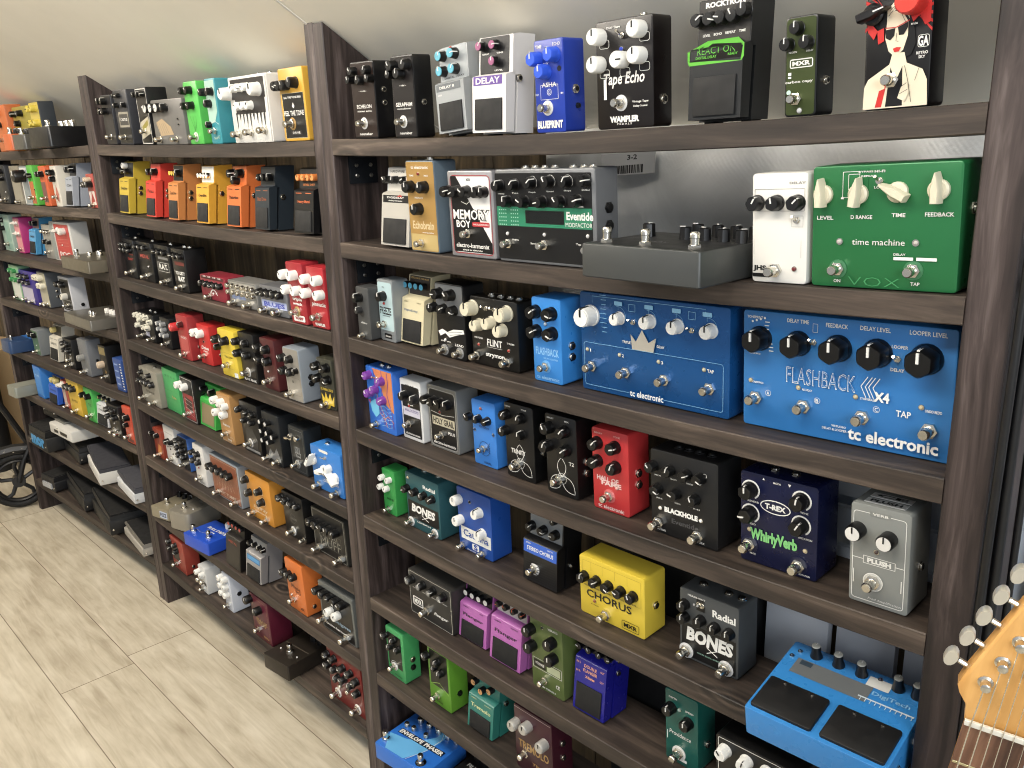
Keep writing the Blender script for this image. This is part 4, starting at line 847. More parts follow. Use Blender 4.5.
P('c47', 'box', 'c22a2c', [K(.17,.82,9,st='d',a=40), K(.66,.82,9,st='d',a=75), K(.16,.60,9,st='d',a=50), K(.66,.58,9,st='d',a=20), T('HALL OF',.42,.40,.6,.06,'e9c9c4',.04), T('FAME',.52,.35,.55,.06,'e9c9c4',.04), T('DECAY',.2,.94,.22,.02,'f0b0a8'), T('TONE',.7,.94,.18,.02,'f0b0a8'), T('tc electronic',.5,.055,.72,.05,'e9c9c4'), F(.46,.20,'d06060',1.1), L(.68,.33,'f0b0a8'), J('r',.45,.50,7), J('r',.45,.36,7)], 'red pedal with four black knobs and HALL OF FAME lettering', d=.047)
P('c48', 'box', '1b1b1c*.45', [KG([.05,.31,.56,.76],[.80],7.5,'111112','d'), KG([.12,.40,.68],[.54],7.5,'111112','d'), T('BLACKHOLE',.46,.315,.50,.065,sp,.06), T('Eventide',.52,.20,.40,.06,'4e4e50'), L(.15,.315,sp), L(.76,.31,sp), F(.12,.13,None,1.2), F(.72,.12,None,1.2), T('ACTIVE',.16,.05,.13,.022), T('FLEX',.76,.045,.1,.022), [T(s,u,.70,.1,.016) for s,u in (('MIX',.12,),('GRAVITY',.36,),('SIZE',.6,))], [T(s,u,.43,.09,.016) for s,u in (('PRE',.14,),('FEEDBACK',.42,),('HI',.7,))], A(.82,.84,3,.5,sp,0,360), [J('t',u,.4,7,'18181a') for u in (.3,.45,.6,.78)]], 'large matte black pedal with BLACKHOLE lettering', d=.055)
P('c49', 'box', '161d4a*.28*.2', [[A(u,v,12.5,2.2,sp,-60,240) for u,v in ((.14,.81),(.80,.83),(.14,.55),(.80,.57))], [K(u,v,9.5,st='d',a=a) for u,v,a in ((.14,.81,0),(.80,.83,10),(.14,.55,-100),(.80,.57,30))], DC(.0,0,.1,'bk'), [PG([(.47+.20*math.cos(t),.68+.075*math.sin(t)) for t in [k*PI/10 for k in range(20)]],sp), PG([(.47+.185*math.cos(t),.68+.064*math.sin(t)) for t in [k*PI/10 for k in range(20)]],'161d4a')], T('T-REX',.47,.68,.27,.06,sp,.05), PG([(.30,.95),(.33,.95),(.315,.975)],sp), PG([(.63,.97),(.67,.97),(.65,.94)],sp), T('MODE',.49,.945,.1,.02), T('WhirlyVerb',.45,.32,.62,.16,'7fd07a',.05), T('REVERB',.18,.69,.15,.02), T('TONE',.84,.71,.1,.02), T('SPEED',.16,.44,.12,.02), T('ROTATION',.86,.44,.17,.02), L(.13,.37,'c9b890'), L(.86,.31,'c9b890'), F(.13,.20,'161d4a',1.2), F(.78,.13,'161d4a',1.2), T('MUTE',.18,.11,.08,.02), T('ROTATION',.86,.045,.14,.02), [J('t',u,.4,6) for u in (.35,.62)]], 'midnight blue pedal with four ringed knobs and green lettering', d=.052)
P('c4a', 'box', '8b8e8a*.4', [O(.05,.04,.93,.93,.8,sp,.004), R(.33,.90,.67,.95,'8b8e8a*.4'), T('VERB',.5,.925,.26,.025), ST([(.05,.46),(.24,.46)],.8,sp), ST([(.78,.46),(.93,.46)],.8,sp), O(.24,.42,.78,.50,.7,sp,.0004), T('PLUSH',.51,.46,.40,.05,sp,.06), K(.14,.74,8.5,'1a1a1c','s',cap='e9e7e2',line='bk'), K(.66,.72,8.5,'1a1a1c','s',cap='e9e7e2',line='bk'), L(.46,.56,'4a3028'), DC(.42,.25,11,'c9c9c4'), A(.42,.25,11,1,sp,0,360), F(.42,.25,None,1.15), T('Fred Amplification',.62,.075,.55,.03,sp,0,.2), R(.08,.2,.095,.34,sp), R(.88,.22,.895,.34,sp), J('r',.5,.42,6)], 'grey pedal with two white-capped knobs and PLUSH lettering', d=.055)
th = [o for o in COL.objects if 'PLUSH' in o.get('label', '')][0]; hh = PLACE['c4a'][4]*1.02
for y0_, tx in ((.008, 'PLUSH'), (.024, 'CE')):
    o = MB(); o.box(-.022, .022, y0_, y0_+.012, hh-.0002, hh+.0006, 'e2e2de'); g, f = glyphs(tx, .04); o.add([(x*.034, y0_+.006+y*.007, hh+.0009) for x, y in g], f, 'bk'); o.build('sticker', th)
# fifth shelf
P('c51', 'box', '2f9a45', [KG([.12,.66],[.80],5.5,sp,'s',line='bk'), KG([-.02,.42],[.58],5.5,sp,'s',line='bk'), F(.42,.12,None,.9), T('MINI',.55,.35,.5,.05,'1a5a28')], 'small bright green pedal with four white knobs', d=.034)
P('c52', 'box', '2c5a60*.35*.2', [KG([.06,.32,.58,.82],[.70],7.5,st='d'), T('Radial',.72,.84,.36,.07,sp,.03), R(.04,.18,.96,.50,'121214'), T('BONES',.5,.38,.72,.15,sp,.05,.15), ST([(.45,.30),(.65,.23)],1.2,sp), ST([(.45,.23),(.65,.31)],1.2,sp), T('LONDON',.5,.15,.4,.03), F(.10,.10,'d8d8d8',1), F(.82,.08,'d8d8d8',1), L(.10,.9,'c9b890'), J('t',.3,.5,6), J('t',.72,.5,6)], 'dark teal pedal with white BONES lettering on black band', d=.047)
P('c53', 'box', '1a4fa6*.3', [K(.08,.80,8.5,sp,'s',line='bk'), K(.10,.48,8.5,sp,'s',line='bk'), K(.68,.72,8.5,sp,'f',line='bk'), K(.74,.40,8.5,sp,'f',line='bk'), R(.08,.18,.96,.38,sp), T('Catalina',.52,.29,.74,.11,'1a4fa6',.02), R(.4,.06,.6,.16,sp,.002), T('S',.5,.11,.12,.09,'1a4fa6',.05), T('Seymour Duncan',.5,.03,.5,.025), L(.4,.82,'15151a'), F(.12,.06,None), F(.72,.02+.05,None), [J('t',u,.5,6) for u in (.3,.5,.7)]], 'royal blue pedal with four white knobs and white name band', d=.047)
P('c54', 'compact', '1b1b1d', [R(.03,.63,.97,.97,'7a7f84*.4*.4',.001), KG([.10,.45,.80],[.75],7.5,st='d'), K(.75,.92,5), L(.2,.93,'dddddd'), R(.01,.42,.985,.585,'2f62c8'), T('STEREO CHORUS',.5,.49,.78,.055,sp), T('SPEED',.15,.555,.15,.018), T('DEPTH',.8,.555,.15,.018), [R(.05,.05+.035*k,.95,.06+.035*k,'2c2c2e') for k in range(9)], F(.35,.22,'d0d0d0',1.1), J('r',.6,.30,4)], 'black pedal with blue STEREO CHORUS strip and round switch', pad=None, d=.058, spl=.6, sh_=.06)
P('c55', 'box', 'e0c21f', [KG([.09,.28,.47,.66,.84],[.66],8,st='d'), O(.05,.50,.95,.93,.3,'8a7618',.001), [ST([(u,.78),(u,.92)],.3,'8a7618') for u in (.19,.37,.56,.75)], T('CHORUS',.46,.395,.70,.13,'1b1a14',.02), L(.24,.29,'8a4a20'), T('BYPASS',.24,.22,.12,.02,'6a5a14'), F(.42,.14,None,1.2), O(.66,.05,.92,.19,.8,'1b1a14',.003), T('MXR',.79,.12,.20,.07,'1b1a14',.04), [T(s,u,.52,.09,.02,'1b1a14') for s,u in (('VOLUME',.12),('BASS',.28),('TREBLE',.47),('WIDTH',.66),('RATE',.84))], J('r',.5,.48,6.5)], 'yellow pedal with five black knobs and CHORUS lettering', d=.05)
P('c56', 'box', '4c4f50*.45', [R(.04,.04,.96,.52,'17181a'), T('Radial',.76,.80,.38,.10,sp,.03), T('HEADLIGHT',.3,.93,.3,.025), K(.1,.78,7.5,st='d'), K(.1,.60,7.5,st='d'), K(.38,.64,7.5,st='d'), K(.62,.62,7.5,st='d'), K(.86,.62,7.5,st='d'), R(.30,.76,.44,.92,'0d0d0e'), G(.34,.85), G(.40,.85), T('BONES',.52,.38,.80,.20,sp,.05,.12), ST([(.48,.28),(.66,.20)],1.2,sp), ST([(.48,.20),(.66,.29)],1.2,sp), T('TEXAS DUAL OVERDRIVE',.56,.15,.5,.02,'8ab0a0'), F(.12,.11,'d8d8d8',1.2), F(.80,.10,'d8d8d8',1.2), [J('t',u,.5,6.5) for u in (.25,.68,.9)]], 'dark grey pedal with large white BONES script', d=.047)
# sixth shelf
P('c61', 'box', '3a3835*.4', [O(.02,.02,.98,.97,.8,'d9d6c8',.003), KG([.10,.36,.60,.84],[.80],8.5,st='d',cap='8a8c8e*.3*.6'), R(.08,.22,.32,.42,sp,.003), R(.10,.24,.30,.40,'3a3835',.002), T('MXR',.20,.32,.17,.11,sp,.04), T('flanger',.74,.27,.32,.085,sp,.02,.1), F(.42,.24,None,1.2), [T(s,u,.62,.1,.02) for s,u in (('MANUAL',.15),('WIDTH',.38),('SPEED',.6),('REGEN',.85))]], 'dark grey pedal with white outline and flanger lettering', d=.07, tb=.45)
pk = 'b463ae'
P('c62', 'compact', pk, [R(.03,.63,.97,.99,'141416'), KG([.12,.36,.60,.85],[.80],5.5,'141416','s',cap=sp,line=sp), T('Flanger',.5,.42,.74,.07,'2a1630'), T('CHECK',.22,.55,.22,.02,'2a1630'), T('OUT',.80,.55,.14,.02,'2a1630')], 'pink compact pedal with white-capped knobs, left of its twin', d=.056)
P('c63', 'compact', pk, [R(.03,.63,.97,.99,'c9c4c0'), KG([.10,.34,.60,.86],[.78],5.5,'141416','f',line='e0603a'), T('Flanger',.5,.42,.74,.07,'2a1630'), T('CHECK',.22,.55,.22,.02,'2a1630'), T('OUTPUT',.76,.55,.24,.02,'2a1630')], 'pink compact pedal with black knobs, right of its twin', d=.056)
P('c64', 'box', '5a6a35', [K(.06,.80,9,st='s'), K(.72,.76,9,st='s'), K(.08,.58,9,st='s'), K(.74,.55,9,st='s'), L(.40,.88,'3a3c2a'), T('VIBRATO',.72,.9,.3,.03), O(.05,.28,.95,.42,.7,sp,.001), R(.09,.30,.45,.40,'15150f'), R(.50,.30,.90,.40,'b9c09a'), T('VT PHASE',.27,.35,.28,.04), F(.42,.16,None,1.0), T('CE',.82,.16,.12,.05), T('JAM PEDALS',.5,.05,.5,.03)], 'olive green pedal with four black knobs and boxed label', d=.045)
P('c65', 'compact', '20209c*.25', [R(.03,.63,.97,.97,'101014'), KG([.02,.34,.66,.94],[.83,.71],5.5,st='m'), T('DOUBLE',.5,.53,.4,.04,'e0a07a'), T('FLANGER',.5,.48,.45,.04,'e0a07a'), T('X-Series',.5,.42,.3,.035,'e0a07a',.05), T('IN L',.12,.545,.14,.025,'e0a07a'), T('OUT',.88,.545,.12,.025,'e0a07a'), T('IN R',.12,.45,.14,.025,'e0a07a'), T('OUT',.88,.44,.12,.025,'e0a07a'), J('r',.5,.85,4), J('r',.5,.70,5), J('r',.5,.55,5)], 'glossy dark blue compact pedal with orange printing', d=.058)
P('c66', 'box', '0f5f55*.3', [K(.20,.76,8.5,st='d'), K(.72,.66,8.5,st='d'), L(.45,.78,'9ab0a8'), T('Providence',.46,.42,.66,.06,sp,.0,.1), T('DEPTH',.25,.9,.25,.025), T('SPEED',.75,.80,.25,.025), F(.42,.16,'e0e0dc',1.2), R(.22,.06,.66,.10,sp), R(.06,.3,.08,.42,sp), J('r',.5,.32,6)], 'dark teal pedal with two black knobs and script lettering', d=.045)
P('c67', 'box', '161617', [O(.03,.03,.97,.97,.8,sp,.003), KG([.12,.38,.62,.85],[.80],9,sp,'d',line='bk'), T('BASS CHORUS',.5,.45,.7,.12), F(.25,.15,None), F(.75,.15,None)], 'black pedal with four white knobs below the large blue one', d=.05)
# the large blue double pedal
P('c58', 'box', '2a86d0*.28', [R(.10,.60,.66,.80,'6e7274*.4*.3'), R(.13,.73,.22,.79,'3a4a58'), L(.08,.88,'1c3a5a'), [K(u,.90,7,'1c1c1e','b',cap='b9bab2') for u in (.20,.37,.54,.80,.93)], L(.67,.92,'2a1a40'), R(.60,.80,.76,.92,'d8d8d2'), T('DigiTech',.80,.73,.26,.06,'7fb6e0'), R(.60,.64,.98,.655,'c9d8e0'), [R(.62+.035*k,.60,.625+.035*k,.64,'c9d8e0') for k in range(11)], L(.05,.79,'1c3a5a')], 'x', tb=.62, lay=(.958, -.042, .656, .166, .135, .066, 2), label='large sky blue double pedal lying flat, fifth shelf, right bay')
bp = [o for o in COL.objects if o.get('label', '').startswith('large sky blue double')][0]
for i, (x0, x1) in enumerate(((-.078, -.004), (.006, .078))):
    mb = MB(); mb.slab(x0, x1, .006, .060, -.004, .004, '18181a*.5', .003, .001)
    for xx in (x0+.02, x1-.02): mb.lathe([(.0022, 0), (.0018, .0012)], 'ch', 8, o=(xx, -.004, .056))
    o = mb.build('treadle', bp); o['label'] = 'black rubber treadle'; o.matrix_basis = Matrix.Translation((0, 0, .066)) @ Matrix.Rotation(-PI/2, 4, 'X')
for v in (.12, .07): link(jack_mesh('x', .0065, 'ch'), 'jack', bp, (.0828, v-.04, .042))
# seventh and bottom shelf
P('c71', 'box', '3fa05c', [R(.10,.24,.86,.90,'15170f'), KG([.02,.5],[.80],7,st='d'), K(.3,.64,7,st='d'), K(.72,.66,7,st='d'), A(.4,.26,11,1,'e4e8e0',0,360), F(.40,.24,'d8d8d8',1), T('PHASE',.6,.08,.4,.03,'1a5a28'), J('r',.5,.44,7), J('r',.5,.28,7,'bk')], 'spring green pedal with black face, leftmost beside the upright', d=.04)
P('c72', 'box', '5f9a1f', [R(.10,.34,.92,.94,'1a2210'), KG([.02,.52],[.80],7.5,st='d'), K(.66,.64,7.5,st='d'), K(.36,.66,6,st='d'), ST([(.1,.34),(.5,.42),(.92,.30)],1.0,'a6d060'), F(.40,.18,None,1.1), T('CHORUS',.4,.08,.4,.03,'2c4a0c'), J('r',.5,.28,6.5,'bk')], 'lime green pedal with dark face and knobs', d=.045)
P('c73', 'compact', '27796e', [KG([.10,.72],[.84],6,'15151a','s',cap='d8a060',line='bk'), K(.40,.72,6,'15151a','s',cap='d8a060',line='bk'), T('Tremolo',.5,.44,.78,.07,'e0e0a0'), T('CHECK',.22,.555,.22,.02,'e0e0a0'), T('OUTPUT',.76,.545,.26,.02,'e0e0a0'), J('r',.55,.62,6)], 'teal compact pedal with orange-capped knobs and Tremolo lettering', d=.056)
P('c74', 'box', '4a1a2a*.3', [ST([(.02,.965),(.98,.965)],.7,'d8c0c0'), K(.08,.72,9,'b9b7b2*.3*.5','s',line='bk'), K(.40,.78,9,'b9b7b2*.3*.5','s',line='bk'), K(.82,.66,9,'b9b7b2*.3*.5','s',line='bk'), T('TREMOLO',.5,.42,.8,.13,'b08a4a',.02), F(.28,.30,None,1.1), T('TRM',.6,.2,.3,.04,'b08a4a'), J('r',.5,.62,6), J('r',.5,.40,6)], 'dark maroon pedal with silver knobs and gold lettering', d=.05)
P('c81', 'box', '1f6fd0*.3', [PG([(.02,.35),(.3,.40),(.5,.52),(.62,.75),(.62,.98),(.72,.98),(.74,.7),(.68,.3),(.55,.02),(.2,.02)],'62b4ec'), ST([(.62,.98),(.72,.75),(.70,.4),(.58,.04)],.9,sp), KG([.22,.40,.58,.76,.92],[.86],6.5,'ch','s',cap='ch',line='bk'), KG([.12,.26,.50],[.64],5,'ch','s',cap='ch',line='bk'), R(.10,.44,.60,.56,'10203a'), R(.56,.44,.94,.56,'10203a'), T('ENVELOPE',.33,.50,.44,.09,sp,.04), T('PHASER',.76,.50,.34,.09,sp,.04), F(.08,.18,None,1.2), F(.80,.14,'bk',1.2)], 'x', lay=(.105, -.030, .127, .150, .118, .038, 6), label='bright blue ENVELOPE PHASER pedal lying flat on the bottom shelf, right bay')
P('c82', 'box', '161618', [KG([.2,.5,.8],[.75],7), F(.5,.2,None), T('FILTER',.5,.45,.6,.1)], 'x', lay=(.235, .02, .127, .068, .085, .036, 0), label='small black pedal lying flat beside the blue one, bottom shelf, right bay')

# ---------------------------------------------------------------- middle bay
def B1(*a, **k): return P(*a, **k)
P('b11', 'box', '2f2d2f', [KG([.15,.50],[.88,.68],8), R(.3,.1,.95,.5,'3c3a3b',.003), F(.6,.16,None,1.1)], 'black pedal at far left, before the flip-switch one', d=.05, side='33343a')
P('b12', 'box', '3b3c42', [KG([.2,.34,.48],[.90],4.5,st='m'), KG([.25,.8],[.72],6), R(.2,.32,.9,.6,'a09a8c*.4*.4'), R(.25,.36,.85,.56,'4c4a48'), R(.1,.04,.95,.3,'1b1b1c'), F(.5,.14,None,1.1), T('CASTLE',.55,.46,.5,.05)], 'charcoal pedal with metal window plate', d=.055)
P('b13', 'box', '131315', [O(.02,.02,.98,.98,2,'d8d4cc',.002), R(.08,.5,.92,.9,'3a3634'), PG([(.1,.1),(.9,.2),(.9,.5),(.1,.4)],'b8b09a'), PG([(.2,.32),(.8,.45),(.8,.35),(.2,.22)],'8f8430'), KG([.1,.45,.8],[.88],6), L(.5,.66,'dddddd'), F(.5,.24,None)], 'white framed narrow pedal with black side', d=.05)
P('b14', 'box', '6c6a67', [KG([.02,.20,.38],[.82],9.5,'1a1a1c','s',cap='d8d6d0',line='bk'), K(.5,.82,8,'1a1a1c'), PG([(.10,.5),(.3,.58),(.55,.4),(.62,.22),(.2,.2)],'b39b78'), [ST([(.14+.06*k,.48),(.2+.07*k,.24)],1,'6c6a67') for k in range(5)], L(.82,.56,'1a1a1c'), L(.82,.44,'1a1a1c'), F(.2,.12,None,1.1), F(.72,.12,None,1.1)], 'wide grey pedal with silver knobs and tan mountain print', d=.04)
P('b15', 'box', '4dbb4a', [KG([.12,.55],[.86,.62],7.5), [ST([(.5,.2),(.5+dx,.34),(.45+dx*1.6,.46)],.8,'1f6a24') for dx in (-.14,0,.14)], F(.48,.12,'d0d8d0',1.1)], 'bright green pedal with four black knobs and tree drawing', d=.045)
P('b16', 'box', '2f8f9c', [PG([(.04,.97),(.9,.97),(.9,.5),(.6,.34),(.04,.30)],'a9cdbd'), KG([.02,.66],[.80],7.5), K(.35,.62,7.5), K(.1,.3,6), F(.5,.20,None), ST([(.1,.3),(.5,.36),(.9,.3)],1,'d8e8e0'), T('surf',.55,.1,.5,.06,'a9cdbd')], 'turquoise pedal with sea green painted face', d=.045)
P('b17', 'box', 'dedcd6', [R(.06,.66,.94,.96,'3a3636'), R(.14,.44,.90,.66,'3a3636'), K(.0,.76,12,sp,'d',line='bk'), KG([.2,.36,.52],[.83],8,sp,'d',line='bk'), K(.78,.78,12,sp,'d',line='bk'), KG([.28,.42,.56],[.56],8,sp,'d',line='bk'), [PG([(.12+.09*k,.46-.02*(k%3)),(.16+.09*k,.46),(.14+.09*k,.18+.05*((k*3)%4))],'2c2828') for k in range(9)], F(.15,.14,None,1.2), F(.48,.16,None,1.2), F(.84,.18,None,1.2), R(.94,.02,.98,.98,'dedcd6'), J('t',.55,.4,6), J('t',.85,.4,6)], 'large white pedal with black drips and eight white knobs', d=.055)
P('b18', 'box', 'dca624', [KG([.02,.2,.38],[.77],8,'1a1a1c','s'), K(.70,.79,9,'1a1a1c','f'), R(.08,.04,.94,.66,'1c1b1a'), O(.08,.04,.94,.66,.6,'d8d0b0',.001), T('BAL THE TONE BAR',.5,.60,.7,.03), PG([(.45,.48),(.5,.53),(.55,.48),(.5,.45)],sp), T('FEEL THE TONE',.5,.385,.8,.07), F(.40,.24,'b08a4a',1.2), R(.3,.08,.75,.15,'3a3634'), T('DRIVE',.52,.115,.3,.03)], 'mustard yellow pedal with black label against the upright', d=.04)
def boss(key, col, desc, kcaps, pcol='19191b', txt=None, tc='1b1b1b', jacks=2, **kw):
    P(key, 'compact', col, [R(.03,.63,.97,.97,pcol), kcaps, T(txt or 'DRIVE', .5, .44, .62, .055, tc), R(.1,.55,.4,.56,tc), R(.6,.55,.9,.56,tc)] + ([J('r',.55,.50,6.5), J('r',.55,.40,6.5)] if jacks == 2 else [J('r',.55,.52,6.5)] if jacks else []), desc, **kw)
boss('b21', 'c9ac24', 'yellow compact pedal, leftmost of the row', [K(.3,.9,7,'d8d8d4','s',line='bk'), KG([.1,.55],[.76],7)], txt='OverDrive')
boss('b22', 'dc3c2c', 'red-orange compact pedal with black knobs', [KG([.15,.6],[.80],8)], txt='Fuzz', pcol='dc3c2c')
boss('b23', 'cf8340', 'tan orange compact pedal with yellow-capped knobs', [KG([.0,.22,.44],[.80],5.5,'1a1a1c','s',cap='f0c040',line='f0c040'), K(.75,.80,8)], txt='Turbo Drive')
boss('b24', 'e3a51c', 'amber compact pedal with white knob panel', [KG([.02,.24,.46,.68],[.78],5.5,'ch','s',cap=sp,line='bk')], pcol='e4e2da', txt='Overdrive', jacks=1)
boss('b25', 'dd6f2a', 'orange compact pedal with three stacked black knobs', [KG([.12,.72],[.84],8.5), K(.42,.70,8.5)], txt='Distortion', pcol='dd6f2a', jacks=1)
boss('b26', '333c44', 'dark slate compact pedal with black knobs', [KG([.15,.45,.8],[.78],7)], txt='Bass Drive', tc='b0603a', pcol='262c32', jacks=1)
boss('b27', '1d1d1f', 'black compact pedal with orange knobs against the upright', [KG([.12,.38,.64,.88],[.82],6,'d8782a','s',cap='e09a50',line='bk'), T('LEVEL DIST',.5,.68,.6,.03,'d8782a')], txt='Heavy Metal', tc='e0703a', jacks=0, d=.05)
P('b31', 'box', '1b1a1b', [KG([.1,.4,.7],[.86,.72],7,st='d'), T('DIST',.6,.5,.5,.06,'b03a30'), F(.5,.16,None,1.2), T('DRIVE',.7,.62,.4,.03,'b03a30'), J('t',.5,.5,6)], 'leftmost black pedal with red marks', d=.05)
P('b32', 'box', '1b1a1b', [KG([.1,.4,.7],[.86],7,st='d'), R(.1,.56,.9,.72,'3c1a18'), T('METAL',.5,.64,.6,.08,'c04a40'), F(.5,.14,None,1.2), L(.7,.4,'dddddd'), J('t',.6,.5,6)], 'second black pedal, with dark red name plate', d=.05)
P('b33', 'box', '161617', [KG([.15,.5,.85],[.84],7.5,st='d'), T('R.A.T.',.5,.48,.6,.13,sp,.04), O(.1,.36,.9,.58,.7,sp,.001), F(.6,.13,None,1.2), R(.2,.66,.9,.72,'8a8a88'), J('t',.6,.5,6)], 'black pedal with white framed RAT lettering', d=.05)
P('b34', 'box', '161617', [KG([.15,.5,.85],[.84],7.5,st='d'), R(.2,.62,.9,.70,'7a2a26'), T('YOU DIRTY',.5,.44,.7,.08,sp,.04), T('RAT',.55,.31,.5,.12,sp,.06), F(.5,.12,None,1.2), J('t',.3,.5,6), J('t',.7,.5,6)], 'black pedal with large white two-line lettering', d=.055)
P('b35', 'box', '8c2434', [KG([.12,.3,.48,.66,.84],[.66],7,st='d'), R(.06,.85,.94,.97,'5a1420'), A(.5,.12,20,3,sp,20,160), L(.5,.3,'dddddd'), F(.36,.16,None,1.1), [T('- -',u,.95,.1,.06) for u in (.2,.4,.6,.8)]], 'low crimson pedal with five black knobs', d=.05)
P('b36', 'box', '8f8e8a*.35*.5', [[K(u,v,5,'ch','s',cap='ch',line='bk') for u in (.05,.22,.4,.58,.75,.92) for v in (.8,.55)], R(.1,.3,.6,.45,'7a8ab0'), F(.2,.17,None,1.2), F(.72,.17,None,1.2), O(.03,.03,.97,.97,.8,'5a5a58',.002)], 'low silver pedal with rows of small metal knobs', d=.05)
P('b37', 'box', '7a7c80*.35*.5', [KG([.08,.26,.44,.62,.80],[.76],8,st='d'), R(.05,.25,.95,.5,'a9b4d8'), T('BLUES',.5,.37,.75,.16,'3448b0',.04), F(.2,.17,None,1.2), F(.66,.17,None,1.2)], 'low silver pedal with blue lettering and five black knobs', d=.05)
P('b38', 'box', 'a3202a', [KG([.05,.58],[.80],9,sp,'s',line='bk'), KG([.12,.72],[.56],9,sp,'s',line='bk'), T('triple',.5,.40,.6,.07,sp,.04), T('wreck',.5,.33,.6,.05,sp,.04), F(.42,.2,'b09050',1.1), R(.15,.04,.85,.14,sp,.003), T('WAMP',.5,.09,.5,.05,'a3202a',.05)], 'deep red pedal with four white knobs, left of its neighbour', d=.04)
P('b39', 'box', 'b0202a', [KG([.12,.78],[.80],9,sp,'s',line='bk'), KG([.05,.82],[.57],9,sp,'s',line='bk'), T('pinnacle',.55,.39,.8,.09,sp,.02), F(.5,.2,None,1.2), T('WAMPLER',.5,.06,.6,.05,sp,.04)], 'deep red pedal with white knobs and pinnacle lettering', d=.04)
P('b41', 'box', '131314', [KG([.08,.28,.48,.68],[.86],7,'e6e2d0','f',line='bk'), KG([.1,.5,.7],[.5],7,'e6e2d0','f',line='bk'), KG([.3,.88],[.74],7,'e6e2d0','f',line='bk'), F(.16,.12,None,1.1), F(.8,.12,None,1.1), R(.45,.18,.68,.34,'9a9cb0'), J('t',.4,.5,6), J('t',.7,.5,6)], 'black pedal with many cream white knobs', d=.05)
P('b42', 'box', '17171a', [KG([.1,.55],[.80,.62],6,'8d8f90','m',cap='c9c9c6'), KG([.3,.7],[.44],6,'8d8f90','m',cap='c9c9c6'), F(.4,.14,None,1)], 'narrow black pedal with grey-capped knobs', d=.05)
P('b43', 'box', 'a32c2e', [K(.05,.72,10,'c8282c','s',cap='d83a3a'), K(.55,.80,7,'5a1a1c'), R(.15,.2,.85,.55,'b84a48'), T('OCD',.5,.5,.5,.05,sp), F(.45,.13,None,1.1), J('r',.5,.3,5)], 'brick red pedal with one red knob', d=.045)
P('b44', 'box', 'c4201f', [KG([.0,.45],[.78],9,sp,'s',line='bk'), L(.5,.58,'bk'), T('Drive',.5,.42,.6,.09,sp,.02,.2), T('red',.5,.34,.3,.05,sp), F(.4,.22,None,1.1), J('r',.5,.25,5.5)], 'scarlet pedal with two white knobs', d=.045)
P('b45', 'box', 'dcc01c', [KG([.05,.55],[.78],10,st='d'), K(.0,.6,7), T('YELLOW',.5,.42,.5,.04,'3a3410'), F(.45,.26,None,1.1), O(.15,.18,.8,.5,.3,'3a3410',.002), R(.74,.02,.95,.12,'dfe4ea')], 'yellow pedal with large black knobs, between red and black ones', d=.035)
P('b46', 'box', '1c1a19', [KG([.0,.6],[.80,.56],9,st='d'), R(.1,.12,.9,.45,'322c28'), F(.42,.2,'d0d0d0',1.2), T('BLACK MAGIC',.5,.05,.8,.05,sp)], 'black pedal with four large knobs and silver ringed switch', d=.04)
P('b47', 'box', '5e2426', [KG([.02,.55],[.80,.57],9.5,st='d'), F(.42,.18,None,1.2), L(.4,.36,'dddddd')], 'plain maroon pedal with four black knobs', d=.05)
P('b48', 'box', '98938a*.35*.3', [KG([.06,.50],[.80,.56],8.5,st='d'), K(.8,.60,6), T('8',.45,.37,.08,.05,'bk'), O(.15,.12,.9,.45,.3,'5a564e',.002), F(.30,.14,None,1.1), J('r',.45,.46,7,'bk'), J('r',.45,.34,7,'bk')], 'silver pedal with pale blue-grey side and two jacks', side='9aa3ad*.35*.4', face='98938a*.35*.3', d=.05)
P('b49', 'box', '47463a', [KG([.1,.72],[.84,.60],9,st='d'), R(.05,.05,.95,.42,'1c1b14'), T('BUMBLE BEE',.5,.39,.8,.05,'d8b81c'), PG([(.15,.1),(.1,.3),(.3,.2),(.4,.34),(.52,.2),(.7,.34),(.78,.18),(.95,.3),(.88,.08)],'d8b81c'), F(.45,.1,'d8b81c',1.1)], 'dark pedal with yellow crown print against the upright', d=.05)
P('b51', 'box', '8c887b', [KG([.08,.30,.50,.72],[.62],8.5,st='d'), KG([.18,.62],[.86],7,st='d'), F(.1,.12,None,1.2), F(.66,.10,None,1.2), T('SPARK',.5,.35,.5,.06,'3a3830'), J('t',.5,.5,6)], 'wide grey-beige pedal, leftmost of the row', d=.045)
P('b52', 'box', '3fa65c', [[PG([(.2+.2*k,.86),(.26+.2*k,.86),(.23+.2*k,.80)],'1d5a30') for k in range(4)], T('Tube',.62,.36,.3,.06,'c9b060'), ST([(.1,.30),(.9,.30)],.6,'2a7a40'), ST([(.1,.5),(.9,.5)],.5,'2a7a40')], 'plain green knobless slab pedal', d=.03)
P('b53', 'box', '1b1a1b', [O(.04,.03,.96,.97,1,sp,.003), R(.12,.06,.88,.62,'9c2c30'), PG([(.25,.55),(.8,.5),(.7,.2),(.3,.3)],'3a1214'), [ST([(.2,.5-.1*k),(.8,.45-.1*k)],.8,sp) for k in range(4)], KG([.05,.5],[.80],9,sp,'s',line='bk'), F(.4,.18,None,1.1)], 'black pedal with white knobs and red print', d=.037)
P('b54', 'compact', '37b143', [KG([.1,.6],[.80],9), R(.04,.635,.3,.66,'1d6a24'), R(.1,.08,.9,.5,'8a7a58'), O(.08,.06,.92,.52,.6,'1d3a20',.001)], 'green compact pedal with tan foot plate', d=.055, pad=None)
